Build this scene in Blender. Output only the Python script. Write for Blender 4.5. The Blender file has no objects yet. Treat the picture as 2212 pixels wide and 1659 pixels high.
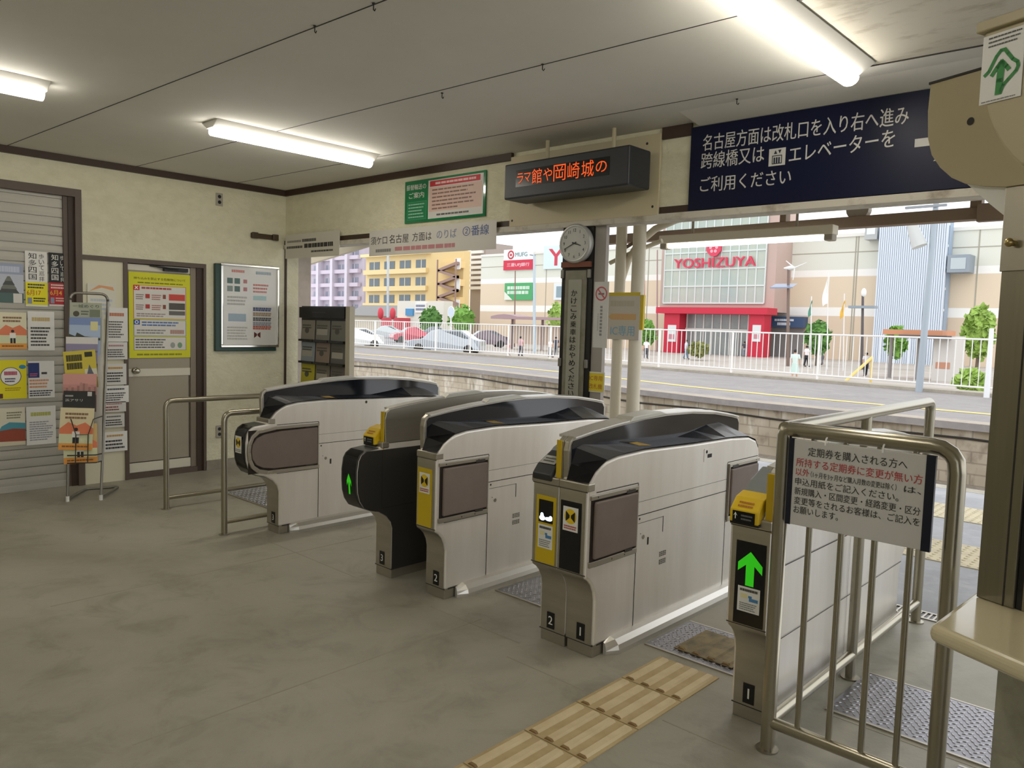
import bpy, bmesh, math, random
import numpy as np
from mathutils import Vector, Matrix
random.seed(7)
SC = bpy.context.scene
COL = SC.collection
# ------------------------------------------------------------------ camera
IW, IH, FPX = 2212, 1659, 1662.9
CAM = np.array([0, 0, 1.5])
def _axes(yaw, pitch, roll):
    cy, sy = math.cos(yaw), math.sin(yaw)
    f = np.array([sy*math.cos(pitch), cy*math.cos(pitch), math.sin(pitch)])
    r = np.array([cy, -sy, 0.0]); u = np.cross(r, f)
    return r*math.cos(roll)+u*math.sin(roll), -r*math.sin(roll)+u*math.cos(roll), f
RX, UY, FZ = _axes(math.radians(-43.132), math.radians(-4.4375), math.radians(1.6547))
cam = bpy.data.objects.new('camera', bpy.data.cameras.new('camera'))
COL.objects.link(cam)
cam.data.sensor_width = 36; cam.data.lens = FPX/IW*36
cam.data.clip_start = 0.05; cam.data.clip_end = 500
cam.matrix_world = Matrix(((RX[0], UY[0], -FZ[0], 0), (RX[1], UY[1], -FZ[1], 0), (RX[2], UY[2], -FZ[2], 1.5), (0, 0, 0, 1)))
SC.camera = cam
# ------------------------------------------------------------------ view, world
SC.view_settings.view_transform = 'Standard'
SC.view_settings.look = 'None'
SC.view_settings.gamma = 1
SC.view_settings.exposure = 0.42
SC.view_settings.use_curve_mapping = False
W = bpy.data.worlds.new('overcast_sky'); SC.world = W; W.use_nodes = True
nt = W.node_tree; bg = nt.nodes['Background']
tc = nt.nodes.new('ShaderNodeTexCoord'); nz = nt.nodes.new('ShaderNodeTexNoise'); cr = nt.nodes.new('ShaderNodeValToRGB')
nz.inputs['Scale'].default_value = 2.2; nz.inputs['Detail'].default_value = 4
cr.color_ramp.elements[0].position = .3; cr.color_ramp.elements[0].color = (.90, .94, 1, 1)
cr.color_ramp.elements[1].position = .7; cr.color_ramp.elements[1].color = (1, 1, 1, 1)
nt.links.new(tc.outputs['Generated'], nz.inputs['Vector']); nt.links.new(nz.outputs['Fac'], cr.inputs['Fac'])
nt.links.new(cr.outputs['Color'], bg.inputs['Color'])
bg.inputs['Strength'].default_value = 1.32
TUBE = 18.0          # brightness of the fluorescent tubes

def at(px, py, ax, val):
    """the point on the plane ax = val that stands where the photo shows pixel (px, py)"""
    d = RX*(px-IW/2)/FPX - UY*(py-IH/2)/FPX + FZ
    i = 'xyz'.index(ax)
    return CAM + d*((val-CAM[i])/d[i])

# ------------------------------------------------------------------ materials
def lin(c):
    if isinstance(c, str):
        c = [int(c[i:i+2], 16)/255 for i in (0, 2, 4)]
    return tuple((v/12.92 if v <= .04045 else ((v+.055)/1.055)**2.4) for v in c)
_m = {}
def mat(key, col='cccccc', rough=.6, metal=0.0, emit=None, noise=None, bump=None, spec=None, coat=0, alpha=1, trans=0):
    """noise = (scale, other colour, low, high[, stretch]); bump = (scale, strength)"""
    if key in _m: return _m[key]
    m = bpy.data.materials.new(key); m.use_nodes = True; m.diffuse_color = (*lin(col), 1)
    t = m.node_tree; b = t.nodes['Principled BSDF']
    b.inputs['Base Color'].default_value = (*lin(col), 1)
    b.inputs['Roughness'].default_value = rough; b.inputs['Metallic'].default_value = metal
    if spec is not None: b.inputs['Specular IOR Level'].default_value = spec
    if coat: b.inputs['Coat Weight'].default_value = coat; b.inputs['Coat Roughness'].default_value = .05
    if trans: b.inputs['Transmission Weight'].default_value = trans
    if alpha < 1: b.inputs['Alpha'].default_value = alpha
    if emit:
        b.inputs['Emission Color'].default_value = (*lin(emit[0]), 1); b.inputs['Emission Strength'].default_value = emit[1]
    if noise or bump:
        c = t.nodes.new('ShaderNodeTexCoord'); mp = t.nodes.new('ShaderNodeMapping')
        t.links.new(c.outputs['Object'], mp.inputs['Vector'])
        if noise and len(noise) > 4: mp.inputs['Scale'].default_value = noise[4]
    if noise:
        n = t.nodes.new('ShaderNodeTexNoise'); n.inputs['Scale'].default_value = noise[0]; n.inputs['Detail'].default_value = 8
        n.inputs['Roughness'].default_value = .62
        r = t.nodes.new('ShaderNodeValToRGB'); r.color_ramp.elements[0].position = noise[2]; r.color_ramp.elements[1].position = noise[3]
        r.color_ramp.elements[0].color = (*lin(noise[1]), 1); r.color_ramp.elements[1].color = (*lin(col), 1)
        t.links.new(mp.outputs['Vector'], n.inputs['Vector']); t.links.new(n.outputs['Fac'], r.inputs['Fac'])
        t.links.new(r.outputs['Color'], b.inputs['Base Color'])
    if bump:
        n2 = t.nodes.new('ShaderNodeTexNoise'); n2.inputs['Scale'].default_value = bump[0]; n2.inputs['Detail'].default_value = 5
        bp = t.nodes.new('ShaderNodeBump'); bp.inputs['Strength'].default_value = bump[1]; bp.inputs['Distance'].default_value = .02
        t.links.new(mp.outputs['Vector'], n2.inputs['Vector']); t.links.new(n2.outputs['Fac'], bp.inputs['Height'])
        t.links.new(bp.outputs['Normal'], b.inputs['Normal'])
    _m[key] = m
    return m
def pc(h, rough=.55):                       # a plain printed or painted colour
    return mat('print_'+h, h, rough)
def concrete(key, c1, c2, c3, scale=1.0, rough=.7):
    if key in _m: return _m[key]
    m = bpy.data.materials.new(key); m.use_nodes = True; t = m.node_tree; b = t.nodes['Principled BSDF']
    c = t.nodes.new('ShaderNodeTexCoord')
    def noise(s, d, lo, hi, stretch=(1, 1, 1)):
        mp = t.nodes.new('ShaderNodeMapping'); mp.inputs['Scale'].default_value = stretch
        n = t.nodes.new('ShaderNodeTexNoise'); n.inputs['Scale'].default_value = s*scale; n.inputs['Detail'].default_value = d
        n.inputs['Roughness'].default_value = .65; n.inputs['Distortion'].default_value = .6
        r = t.nodes.new('ShaderNodeMapRange'); r.inputs['From Min'].default_value = lo; r.inputs['From Max'].default_value = hi
        t.links.new(c.outputs['Object'], mp.inputs['Vector']); t.links.new(mp.outputs['Vector'], n.inputs['Vector']); t.links.new(n.outputs['Fac'], r.inputs['Value'])
        return r.outputs['Result']
    def mix(f, a, bb):
        x = t.nodes.new('ShaderNodeMix'); x.data_type = 'RGBA'
        t.links.new(f, x.inputs['Factor'])
        for i, v in ((6, a), (7, bb)):
            if isinstance(v, str): x.inputs[i].default_value = (*lin(v), 1)
            else: t.links.new(v, x.inputs[i])
        return x.outputs[2]
    a = mix(noise(.8, 6, .36, .6), c1, c2)
    a = mix(noise(4, 10, .50, .85), a, c3)
    a = mix(noise(1.7, 12, .52, .80), a, c2)
    a = mix(noise(.9, 9, .50, .95), a, c3)
    t.links.new(a, b.inputs['Base Color']); b.inputs['Roughness'].default_value = rough
    n = noise(60, 4, .2, .8); bp = t.nodes.new('ShaderNodeBump'); bp.inputs['Strength'].default_value = .08; bp.inputs['Distance'].default_value = .01
    t.links.new(n, bp.inputs['Height']); t.links.new(bp.outputs['Normal'], b.inputs['Normal'])
    _m[key] = m
    return m
def streaked(key):
    """old concrete and stone: blotches, vertical lime streaks, faint courses"""
    if key in _m: return _m[key]
    m = bpy.data.materials.new(key); m.use_nodes = True; t = m.node_tree; b = t.nodes['Principled BSDF']; c = t.nodes.new('ShaderNodeTexCoord')
    def noise(s, lo, hi, st):
        mp = t.nodes.new('ShaderNodeMapping'); mp.inputs['Scale'].default_value = st; n = t.nodes.new('ShaderNodeTexNoise'); n.inputs['Scale'].default_value = s; n.inputs['Detail'].default_value = 8
        r = t.nodes.new('ShaderNodeMapRange'); r.inputs['From Min'].default_value = lo; r.inputs['From Max'].default_value = hi
        t.links.new(c.outputs['Object'], mp.inputs['Vector']); t.links.new(mp.outputs['Vector'], n.inputs['Vector']); t.links.new(n.outputs['Fac'], r.inputs['Value']); return r.outputs['Result']
    def mix(f, a, q):
        x = t.nodes.new('ShaderNodeMix'); x.data_type = 'RGBA'; t.links.new(f, x.inputs['Factor'])
        for i, v in ((6, a), (7, q)):
            if isinstance(v, str): x.inputs[i].default_value = (*lin(v), 1)
            else: t.links.new(v, x.inputs[i])
        return x.outputs[2]
    a = mix(noise(1.2, .35, .65, (1, 1, 1)), 'a1957f', 'b8ac9a'); a = mix(noise(2.6, .56, .74, (1.3, 1.3, .3)), a, 'd6cfc2'); a = mix(noise(4.0, .55, .75, (1, 1, .6)), a, '7d7263')
    mp = t.nodes.new('ShaderNodeMapping'); mp.inputs['Rotation'].default_value = (math.pi/2, 0, 0); k = t.nodes.new('ShaderNodeTexBrick')
    for n_, v_ in (('Scale', 1), ('Brick Width', .5), ('Row Height', .2), ('Mortar Size', .014)): k.inputs[n_].default_value = v_
    t.links.new(c.outputs['Object'], mp.inputs['Vector']); t.links.new(mp.outputs['Vector'], k.inputs['Vector'])
    mm = t.nodes.new('ShaderNodeMath'); mm.operation = 'MULTIPLY'; mm.inputs[1].default_value = .45; t.links.new(k.outputs['Fac'], mm.inputs[0]); a = mix(mm.outputs[0], a, '6f6558')
    t.links.new(a, b.inputs['Base Color']); b.inputs['Roughness'].default_value = .9; _m[key] = m; return m
STEEL = mat('stainless_steel', 'b9b4a8', .34, .85, noise=(3, 'aca699', .35, .7, (1, .2, 6)))
STEEL_D = mat('dark_stainless_steel', 'a09a8c', .32, .9)
TUBEST = mat('stainless_tube', 'a8a290', .28, .95)
SIDE = mat('gate_side_steel', 'f0ece4', .33, .4, noise=(2.2, 'e2dcd2', .3, .7, (1, 3, .3)))
CHAR = mat('charcoal_paint', '2b2b2b', .4)
BLACK = mat('black_plastic', '0a0a0c', .35)
BGLASS = mat('black_glass', '07080d', .12, spec=.5)
GLASSD = mat('smoked_glass', '11141d', .08, spec=.7)
DECK = mat('grey_deck', '4a4a4a', .3)
SEAM = mat('seam_black', '2a2622', .7)
YEL = mat('reader_yellow', 'e2bd14', .4)
YELP = mat('panel_yellow', 'ccb011', .4)
FLAP = mat('brown_flap_pad', '84766d', .6, noise=(5, '7a6c63', .3, .7), bump=(4, .25))
WHITE = mat('white_paint', 'e9e8e2', .55)
PAPER = mat('paper_white', 'e6e5df', .5)
BROWN = mat('brown_metal', '5a4d42', .5)
DBROWN = mat('dark_brown_trim', '3d2c20', .55)
CEIL = mat('ceiling_board', 'e6e4db', .85, noise=(1.1, 'dedcd2', .3, .7))
CEILR = mat('stained_ceiling', 'cdc8ba', .9, noise=(5, 'aaa290', .28, .48, (1, 2.2, 1)))
STUCCO = mat('cream_stucco', 'e3dfc4', .85, noise=(9, 'd9d5b8', .34, .62, (1, 1, 1.6)), bump=(28, .5))
BEIGE = mat('beige_paint', 'c4b998', .5)
NAVY = mat('navy_sign', '0b112e', .4, spec=.2)
RUBBER = mat('rubber', '1d1c1b', .7)

# ------------------------------------------------------------------ geometry collector
_tx = {}
def _glyphs(s, bold):
    k = (s, bold)
    if k not in _tx:
        cu = bpy.data.curves.new('tmp', 'FONT'); cu.body = s; cu.size = 1; cu.resolution_u = 3
        ob = bpy.data.objects.new('tmp', cu); COL.objects.link(ob)
        me = bpy.data.meshes.new_from_object(ob.evaluated_get(bpy.context.evaluated_depsgraph_get()))
        v = [tuple(p.co)[:2] for p in me.vertices]; f = [tuple(p.vertices) for p in me.polygons]
        bpy.data.objects.remove(ob); bpy.data.curves.remove(cu); bpy.data.meshes.remove(me)
        _tx[k] = (v, f)
    return _tx[k]
class Fr:
    """a flat frame: origin, right and up; decals are laid on it a little in front of its plane"""
    def __init__(s, o, ex, ey):
        s.o = Vector(o); s.x = Vector(ex).normalized(); s.y = Vector(ey).normalized(); s.n = s.x.cross(s.y)
    def p(s, u, v, d=0): return s.o+s.x*u+s.y*v+s.n*d
class G:
    def __init__(s): s.v = []; s.f = []; s.m = []; s.s = []
    def add(s, vs, fs, mi=0, sm=False):
        o = len(s.v); s.v += [tuple(v) for v in vs]
        for f in fs: s.f.append([i+o for i in f]); s.m.append(mi); s.s.append(sm)
        return s
    def box(s, x0, x1, y0, y1, z0, z1, mi=0):
        v = [(x, y, z) for x in (x0, x1) for y in (y0, y1) for z in (z0, z1)]
        return s.add(v, [(0, 1, 3, 2), (4, 6, 7, 5), (0, 4, 5, 1), (2, 3, 7, 6), (0, 2, 6, 4), (1, 5, 7, 3)], mi)
    def fbox(s, fr, u0, u1, v0, v1, d0, d1, mi=0):
        v = [fr.p(u, w, d) for u in (u0, u1) for w in (v0, v1) for d in (d0, d1)]
        return s.add(v, [(0, 1, 3, 2), (4, 6, 7, 5), (0, 4, 5, 1), (2, 3, 7, 6), (0, 2, 6, 4), (1, 5, 7, 3)], mi)
    def prism(s, poly, ax, a, b, mi=0):
        n = len(poly)
        def P(p, t): return {'x': (t, p[0], p[1]), 'y': (p[0], t, p[1]), 'z': (p[0], p[1], t)}[ax]
        v = [P(p, a) for p in poly]+[P(p, b) for p in poly]
        return s.add(v, [list(range(n)), list(range(2*n-1, n-1, -1))]+[(i, (i+1) % n, (i+1) % n+n, i+n) for i in range(n)], mi)
    def fprism(s, fr, poly, d0, d1, mi=0):
        n = len(poly); v = [fr.p(*p, d0) for p in poly]+[fr.p(*p, d1) for p in poly]
        return s.add(v, [list(range(n)), list(range(2*n-1, n-1, -1))]+[(i, (i+1) % n, (i+1) % n+n, i+n) for i in range(n)], mi)
    def tube(s, pts, r, n=10, mi=0, caps=True, bend=0):
        pts = [Vector(p) for p in pts]
        if bend:
            q = [pts[0]]
            for a, b, c in zip(pts, pts[1:], pts[2:]):
                d0 = (a-b).normalized(); d1 = (c-b).normalized()
                for t in np.linspace(0, 1, 6):
                    q.append((b+d0*bend)*(1-t)**2+b*2*t*(1-t)+(b+d1*bend)*t*t)
            q.append(pts[-1]); pts = q
        rr = r if hasattr(r, '__len__') else [r]*len(pts)
        t0 = (pts[1]-pts[0]).normalized(); up = Vector((0, 0, 1)) if abs(t0.z) < .9 else Vector((1, 0, 0))
        nx = t0.cross(up).normalized(); vs = []
        for i, p in enumerate(pts):
            t = (pts[min(i+1, len(pts)-1)]-pts[max(i-1, 0)]).normalized()
            nx = (nx-t*nx.dot(t)).normalized(); ny = t.cross(nx)
            for k in range(n):
                a = 2*math.pi*k/n; vs.append(p+(nx*math.cos(a)+ny*math.sin(a))*rr[i])
        fs = [(i*n+k, i*n+(k+1) % n, (i+1)*n+(k+1) % n, (i+1)*n+k) for i in range(len(pts)-1) for k in range(n)]
        o = len(s.f); s.add(vs, fs, mi, True)
        if caps: s.add(vs[:n], [list(range(n))], mi); s.add(vs[-n:], [list(range(n))], mi)
        return s
    def cyl(s, p, q, r, n=16, mi=0, r2=None): return s.tube([p, q], [r, r if r2 is None else r2], n, mi)
    def disc(s, fr, u, v, r, d, n=24, mi=0, ry=None, d0=None):
        ring = [(u+r*math.cos(2*math.pi*k/n), v+(ry or r)*math.sin(2*math.pi*k/n)) for k in range(n)]
        if d0 is not None: return s.fprism(fr, ring, d0, d, mi)
        return s.add([fr.p(a, b, d) for a, b in ring], [list(range(n))], mi)
    def ring(s, fr, u, v, r0, r1, d, n=28, mi=0, ry=1):
        vs = [fr.p(u+r*math.cos(2*math.pi*k/n), v+ry*r*math.sin(2*math.pi*k/n), d) for r in (r0, r1) for k in range(n)]
        return s.add(vs, [(k, (k+1) % n, n+(k+1) % n, n+k) for k in range(n)], mi)
    def rect(s, fr, u0, v0, u1, v1, d, mi=0):
        return s.add([fr.p(u0, v0, d), fr.p(u1, v0, d), fr.p(u1, v1, d), fr.p(u0, v1, d)], [(0, 1, 2, 3)], mi)
    def poly(s, fr, pts, d, mi=0): return s.add([fr.p(*p, d) for p in pts], [list(range(len(pts)))], mi)
    def text(s, fr, t, u, v, h, mi=0, d=.0015, w=None, bold=.0, align='l', thick=0):
        """one line of lettering, base-left at (u, v), h high; w squeezes or stretches it to that width"""
        vs, fs = _glyphs(t, bold)
        if not vs: return s
        x0 = min(p[0] for p in vs); x1 = max(p[0] for p in vs); y0 = min(p[1] for p in vs); y1 = max(p[1] for p in vs)
        k = h/max(y1-y0, 1e-6); kx = w/(x1-x0) if w else k
        off = {'l': 0, 'c': -.5, 'r': -1}[align]*(x1-x0)*kx
        for q in ((-.45, .45) if bold else (0,)):            # heavier strokes: the same glyphs laid twice, a hair apart
            s.add([fr.p(u+off+(a-x0)*kx+q*bold*k, v+(b-y0)*k, d+(.0002 if q > 0 else 0)) for a, b in vs], fs, mi)
        return s
    def lines(s, fr, u0, u1, v1, v0, n, mi=0, d=.0015, fill=.55, ragged=.25, seed=1):
        """rows of print too small to read: broken dashes"""
        rn = random.Random(seed); st = (v1-v0)/n
        for i in range(n):
            y = v1-st*(i+.5); h = st*fill/2; x = u0; end = u1-(u1-u0)*rn.random()*ragged
            while x < end-.001:
                l = min(end-x, (u1-u0)*rn.uniform(.05, .16)); s.rect(fr, x, y-h, x+l*.88, y+h, d, mi); x += l
        return s
    def loft(s, rings, mi=0, closed=True, caps=True, sm=True):
        n = len(rings[0]); vs = [p for r in rings for p in r]; m = n if closed else n-1
        s.add(vs, [(i*n+k, i*n+(k+1) % n, (i+1)*n+(k+1) % n, (i+1)*n+k) for i in range(len(rings)-1) for k in range(m)], mi, sm)
        if caps: s.add(rings[0], [list(range(n))], mi, sm); s.add(rings[-1], [list(range(n))], mi, sm)
        return s
    def ball(s, c, r, mi=0, n=12, m=8):
        r = r if hasattr(r, '__len__') else (r, r, r)
        rings = []
        for i in range(m+1):
            a = math.pi*(i/m)*.998+.001
            rings.append([(c[0]+r[0]*math.sin(a)*math.cos(2*math.pi*k/n), c[1]+r[1]*math.sin(a)*math.sin(2*math.pi*k/n), c[2]-r[2]*math.cos(a)) for k in range(n)])
        return s.loft(rings, mi)
    def build(s, name, mats, parent=None, bevel=0, seg=2, flip=True, merge=False):
        me = bpy.data.meshes.new(name); o = bpy.data.objects.new(name, me); COL.objects.link(o)
        org = Vector((0, 0, 0))
        p = parent
        while p is not None: org = org+p.location; p = p.parent
        if parent is None and s.v:
            a = np.array(s.v); org = Vector(((a[:, 0].min()+a[:, 0].max())/2, (a[:, 1].min()+a[:, 1].max())/2, a[:, 2].min())); o.location = org
        me.from_pydata([tuple(Vector(v)-org) for v in s.v], [], s.f)
        for m in (mats if isinstance(mats, (list, tuple)) else [mats]): me.materials.append(m)
        me.polygons.foreach_set('material_index', s.m); me.polygons.foreach_set('use_smooth', s.s)
        if flip or merge:
            bm = bmesh.new(); bm.from_mesh(me)
            if merge: bmesh.ops.remove_doubles(bm, verts=bm.verts, dist=1e-5)
            bmesh.ops.recalc_face_normals(bm, faces=bm.faces); bm.to_mesh(me); bm.free()
        me.update()
        if parent is not None: o.parent = parent
        if bevel:
            b = o.modifiers.new('bevel', 'BEVEL'); b.width = bevel; b.segments = seg; b.limit_method = 'ANGLE'; b.angle_limit = .6
            b.harden_normals = False
        return o
def tag(o, label, cat, group=None, kind=None):
    o['label'] = label
    if cat: o['category'] = cat
    if group: o['group'] = group
    if kind: o['kind'] = kind
    return o
def thing(name, label, cat, loc=(0, 0, 0), group=None, kind=None):
    o = bpy.data.objects.new(name, None); COL.objects.link(o); o.location = loc; o.empty_display_size = .1
    return tag(o, label, cat, group, kind)
def struct(o, label=None):
    o['kind'] = 'structure'
    if label: o['label'] = label
    return o
# ================================================================== the setting
FL = concrete('floor_concrete', '999586', 'a9a596', '7c7868', .9, .5)
YF, XL, ZC = 4.22, -7.2, 2.79          # the front wall meets the left wall at y = YF and runs about 2 degrees off square
OF = Fr((-.48, 2.44, 0), (.934, -.357, 0), (0, 0, 1))
def on(fr, px, py):
    """where the photo's pixel falls on a frame's plane, as (u, v)"""
    d = Vector(RX*(px-IW/2)/FPX - UY*(py-IH/2)/FPX + FZ); c = Vector(CAM)
    p = c+d*((fr.o-c).dot(fr.n)/d.dot(fr.n))-fr.o
    return p.dot(fr.x), p.dot(fr.y)
SK = .03
def wall_frame(off=0):
    return Fr((0, YF-SK*XL-off, 0), (1, SK, 0), (0, 0, 1))
FW = wall_frame(); UL, UR = XL*math.hypot(1, SK), 3.5
g = G(); g.box(-7.35, 4, -5, 4.42, -.2, 0); struct(g.build('floor', FL))
JOINT = mat('floor_joint', 'a09b8b', .8)
g = G()
for x0, x1, y, w in ((-4.7, -3.66, 2.6, .006), (-3.0, -2.36, 2.62, .008), (-2.3, -1.86, 2.47, .006), (-1.5, -1.2, 2.5, .008), (-1.05, -.5, 3.02, .014)):
    g.box(x0, x1, y, y+w, 0, .0012)
g.box(-4.3, -4.294, 1.2, 3.2, 0, .0012); g.box(-2.7, -2.694, 1.0, 2.7, 0, .0012)
struct(g.build('trim_1', JOINT))
g = G(); g.box(-30, 6, 4.42, 8.6, -.2, 0); struct(g.build('platform_floor', concrete('platform_asphalt', 'a9aaad', '9a9b9e', 'b5b5b6', 2, .8)))
g = G(); g.box(-30, 6, 8.45, 8.65, -1.2, 0.002); struct(g.build('platform_edge', concrete('edge_concrete', 'b7b2a4', 'a69f90', '938c7d', 2, .85)))
# ceiling: painted boards, and raw stained boards beyond the right-hand lamp
g = G(); g.box(-7.35, -1.42, -5, 4.55, ZC, ZC+.12); struct(g.build('ceiling', CEIL))
g = G(); g.prism([(-1.42, -5), (4, -5), (4, 4.19), (-1.42, 3.943)], 'z', ZC+.004, ZC+.12); g.prism([(-1.42, 3.943), (4, 4.19), (4, 4.8), (-1.42, 4.6)], 'z', ZC, ZC+.12, 1); struct(g.build('ceiling', [CEILR, CEIL]))
g = G(); v = [FW.p(u, z, d) for u in (-2.53, UR) for d, z in ((.3, ZC+.001), (0, ZC+.001), (0, 2.757))]; g.add(v, [(0, 1, 2), (3, 4, 5), (0, 1, 4, 3), (1, 2, 5, 4), (0, 2, 5, 3)]); struct(g.build('ceiling', CEIL))
g = G()
for y in (-3.08, -2.12, -1.16, -.2, .78, 1.757, 2.735, 3.677): g.prism([(XL, y-.003), (4, y-.003+.046*11.2), (4, y+.003+.046*11.2), (XL, y+.003)], 'z', ZC-.0015, ZC+.004)
g.box(-1.425, -1.418, -5, 3.94, ZC-.0015, ZC+.004)
struct(g.build('trim_2', SEAM))
# left wall with its shutter opening and its door opening
g = G()
g.box(XL-.15, XL, -5, YF+.15, 2.52, ZC); g.box(XL-.15, XL, 2.29, YF+.15, 1.985, 2.52)
g.box(XL-.15, XL, 3.37, YF+.15, 0, 1.985); g.box(XL-.15, XL, -5, -1.3, 0, 2.52)
struct(g.build('wall_left', STUCCO))
g = G(); g.box(XL-.4, XL-.3, -1.5, 3.6, 0, 2.6); struct(g.build('wall_left', BLACK))        # dark space behind the shutter and the door
g = G(); g.box(XL-.15, XL-.005, 2.29, 2.63, 0, 1.945); struct(g.build('wall_left', mat('cream_board', 'dcd7bc', .6)))
g = G(); g.box(XL-.01, XL+.012, 3.37, YF, .0, .095); struct(g.build('baseboard_left', concrete('kerb', 'a39d8c', '8f8979', '7b7566', 3)))
g = G(); g.box(XL, XL+.035, -5, YF, ZC-.055, ZC); struct(g.build('trim_3', DBROWN))
# brown metal frames of shutter and door
g = G(); g.box(XL-.13, XL+.012, -1.3, 2.295, 2.46, 2.525); g.box(XL-.02, XL+.012, 2.245, 2.295, 0, 2.46); g.box(XL-.13, XL-.02, 2.2, 2.295, 0, 2.46, 1)
struct(g.build('trim_4', [BROWN, DBROWN]))
g = G(); g.box(XL-.14, XL+.012, 2.295, 3.375, 1.945, 1.985); g.box(XL-.14, XL+.012, 2.628, 2.662, 0, 1.945); g.box(XL-.14, XL+.012, 3.35, 3.375, 0, 1.945)
g.box(XL-.14, XL-.01, 3.29, 3.35, 0, 1.945, 1); g.box(XL-.14, XL-.02, 3.236, 3.29, 0, 1.945, 2); g.box(XL-.14, XL-.0, 2.662, 3.29, 0, .05)
struct(g.build('trim_5', [BROWN, DBROWN, mat('frame_taupe', '857a6a', .45, .3)]))
# door
d = thing('door_1', 'grey flush door with a yellow poster, in a brown frame', 'door', (XL-.1, 2.95, .05), kind='structure')
DG = mat('door_grey', 'a39a88', .55); DC = mat('door_cream', 'd8d3c1', .5)
g = G(); g.box(XL-.065, XL-.03, 2.664, 3.234, .05, 1.94); g.build('door_leaf', DG, d)
g = G(); g.box(XL-.03, XL-.023, 2.664, 3.234, .93, 1.0); g.box(XL-.03, XL-.023, 2.664, 3.234, .055, .14); g.box(XL-.03, XL-.023, 2.664, 3.234, 1.885, 1.94); g.build('rail', DC, d, .002)
g = G(); g.box(XL-.03, XL-.0255, 2.664, 3.234, .142, .148); g.box(XL-.03, XL-.0255, 3.222, 3.228, .148, .93); g.build('seam', SEAM, d)
g = G(); g.cyl((XL-.025, 2.73, .985), (XL+.015, 2.73, .985), .012, 12); g.ball((XL+.03, 2.73, .985), .026); g.cyl((XL-.025, 2.73, .985), (XL-.019, 2.73, .985), .032, 16)
g.build('door_knob', mat('chrome', 'd8d5cc', .12, 1), d)
g = G(); g.box(XL-.025, XL+.02, 2.98, 3.2, 1.893, 1.928); g.tube([(XL-.0, 3.17, 1.91), (XL+.035, 3.0, 1.92), (XL-.01, 2.86, 1.937)], .009, 8); g.build('door_closer', BLACK, d, .004)
# front wall: the header over the opening to the platform
g = G(); g.fbox(FW, UL-.0, UR, 2.24, ZC, -.15, 0); struct(g.build('wall_front', STUCCO))
g = G(); a = on(FW, 1110, 345)[0]; b = on(FW, 1434, 280)[0]; c = on(FW, 1498, 265)[0]; g.fbox(FW, UL, a, ZC-.055, ZC, 0, .03); g.fbox(FW, b, c, ZC-.075, ZC, 0, .02); struct(g.build('trim_6', DBROWN))
g = G(); g.fbox(FW, UL, UR, 2.235, 2.285, -.1, .015); struct(g.build('trim_7', DBROWN))
g = G(); g.fbox(FW, UL, UR, 2.2, 2.24, -.13, .03)
struct(g.build('trim_8', mat('worn_white_beam', 'c9c3b4', .6, noise=(7, '9a8f7d', .3, .5, (1, 1, 1)))))
g = G(); g.box(XL, XL+.012, YF-.012, YF+.01, 0, 2.2); struct(g.build('trim_9', DBROWN))
g = G(); g.box(XL-.15, XL, YF+.15, YF+.3, 0, 2.4); struct(g.build('wall_front', mat('pinkish_post', 'c8bdb2', .7, noise=(6, 'b5a99c', .3, .6))))
# pillar in the opening: a blackened face carrying clock and sign, and its grey steel side
g = G(); a, b = on(FW, 1211, 660)[0], on(FW, 1276, 660)[0]; PA, PB, PC = a, b, on(wall_frame(-.045), 1309, 660)[0]; g.fbox(FW, a, b, 0, 2.2, -.14, -.005); struct(g.build('pillar_black', mat('pillar_black', '1b1a18', .5)))
g = G(); g.fbox(FW, b+.004, PC, 0, 2.2, -.045, -.02); g.fbox(FW, b+.004, b+.04, 0, 2.2, -.14, -.045); struct(g.build('pillar_grey', mat('pillar_grey', 'a29c94', .6)))
# ticket-office corner on the right, turned about 21 degrees to the gates: wall under the counter, black gap, window frame
g = G(); g.fbox(OF, .075, 3.2, 0, .728, -.16, 0); struct(g.build('wall_right', concrete('granite_wall', 'a9a690', '949180', '7d7965', 4, .6)))
g = G(); g.fbox(OF, .102, .118, .776, 1.90, -.1, -.01); struct(g.build('trim_10', BLACK))
g = G(); g.fbox(OF, .118, 3.2, .776, 1.90, -.12, -.01); struct(g.build('wall_right', mat('office_frame', '8f8468', .4, .5)))
g = G(); g.box(-7.35, 1.6, -3.75, -3.6, 0, ZC); struct(g.build('wall_back', STUCCO))
g = G(); g.box(1.6, 4, -3.75, -3.6, 2.3, ZC); struct(g.build('wall_back', STUCCO))
g = G(); g.box(4, 30, -30, 8.6, -.25, -.02); g.box(-30, 4, -30, -5, -.25, -.02); struct(g.build('forecourt_ground', concrete('forecourt', 'aaa8a2', '9a9892', 'b3b0aa', .6, .9)))
# tracks and the opposite platform
E_ = [(6, 15.2), (-3, 15.2), (-8, 15.3), (-10.5, 15.7), (-14.2, 16.7), (-19, 17.5), (-25, 17.8), (-60, 18.4)]
F_ = [(6, 22.2), (-4.5, 22.7), (-10, 23.7), (-16, 24.3), (-21, 24.9), (-35, 25.0), (-60, 25.2)]
def ip(P, x):
    xs = [-p[0] for p in P]; return float(np.interp(-x, xs, [p[1] for p in P]))
XS = [6, 2, -1, -3, -5.5, -8, -9.2, -10.5, -12.3, -14.2, -16.5, -19, -22, -25, -30, -38, -48, -60]
def strip(g, fa, za, fb, zb, mi=0):
    g.add([(x, fa(x), za) for x in XS]+[(x, fb(x), zb) for x in XS], [(i, i+1, len(XS)+i+1, len(XS)+i) for i in range(len(XS)-1)], mi)
eo = lambda k: (lambda x: ip(E_, x)+k)
fo = lambda k: (lambda x: ip(F_, x)+k)
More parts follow.
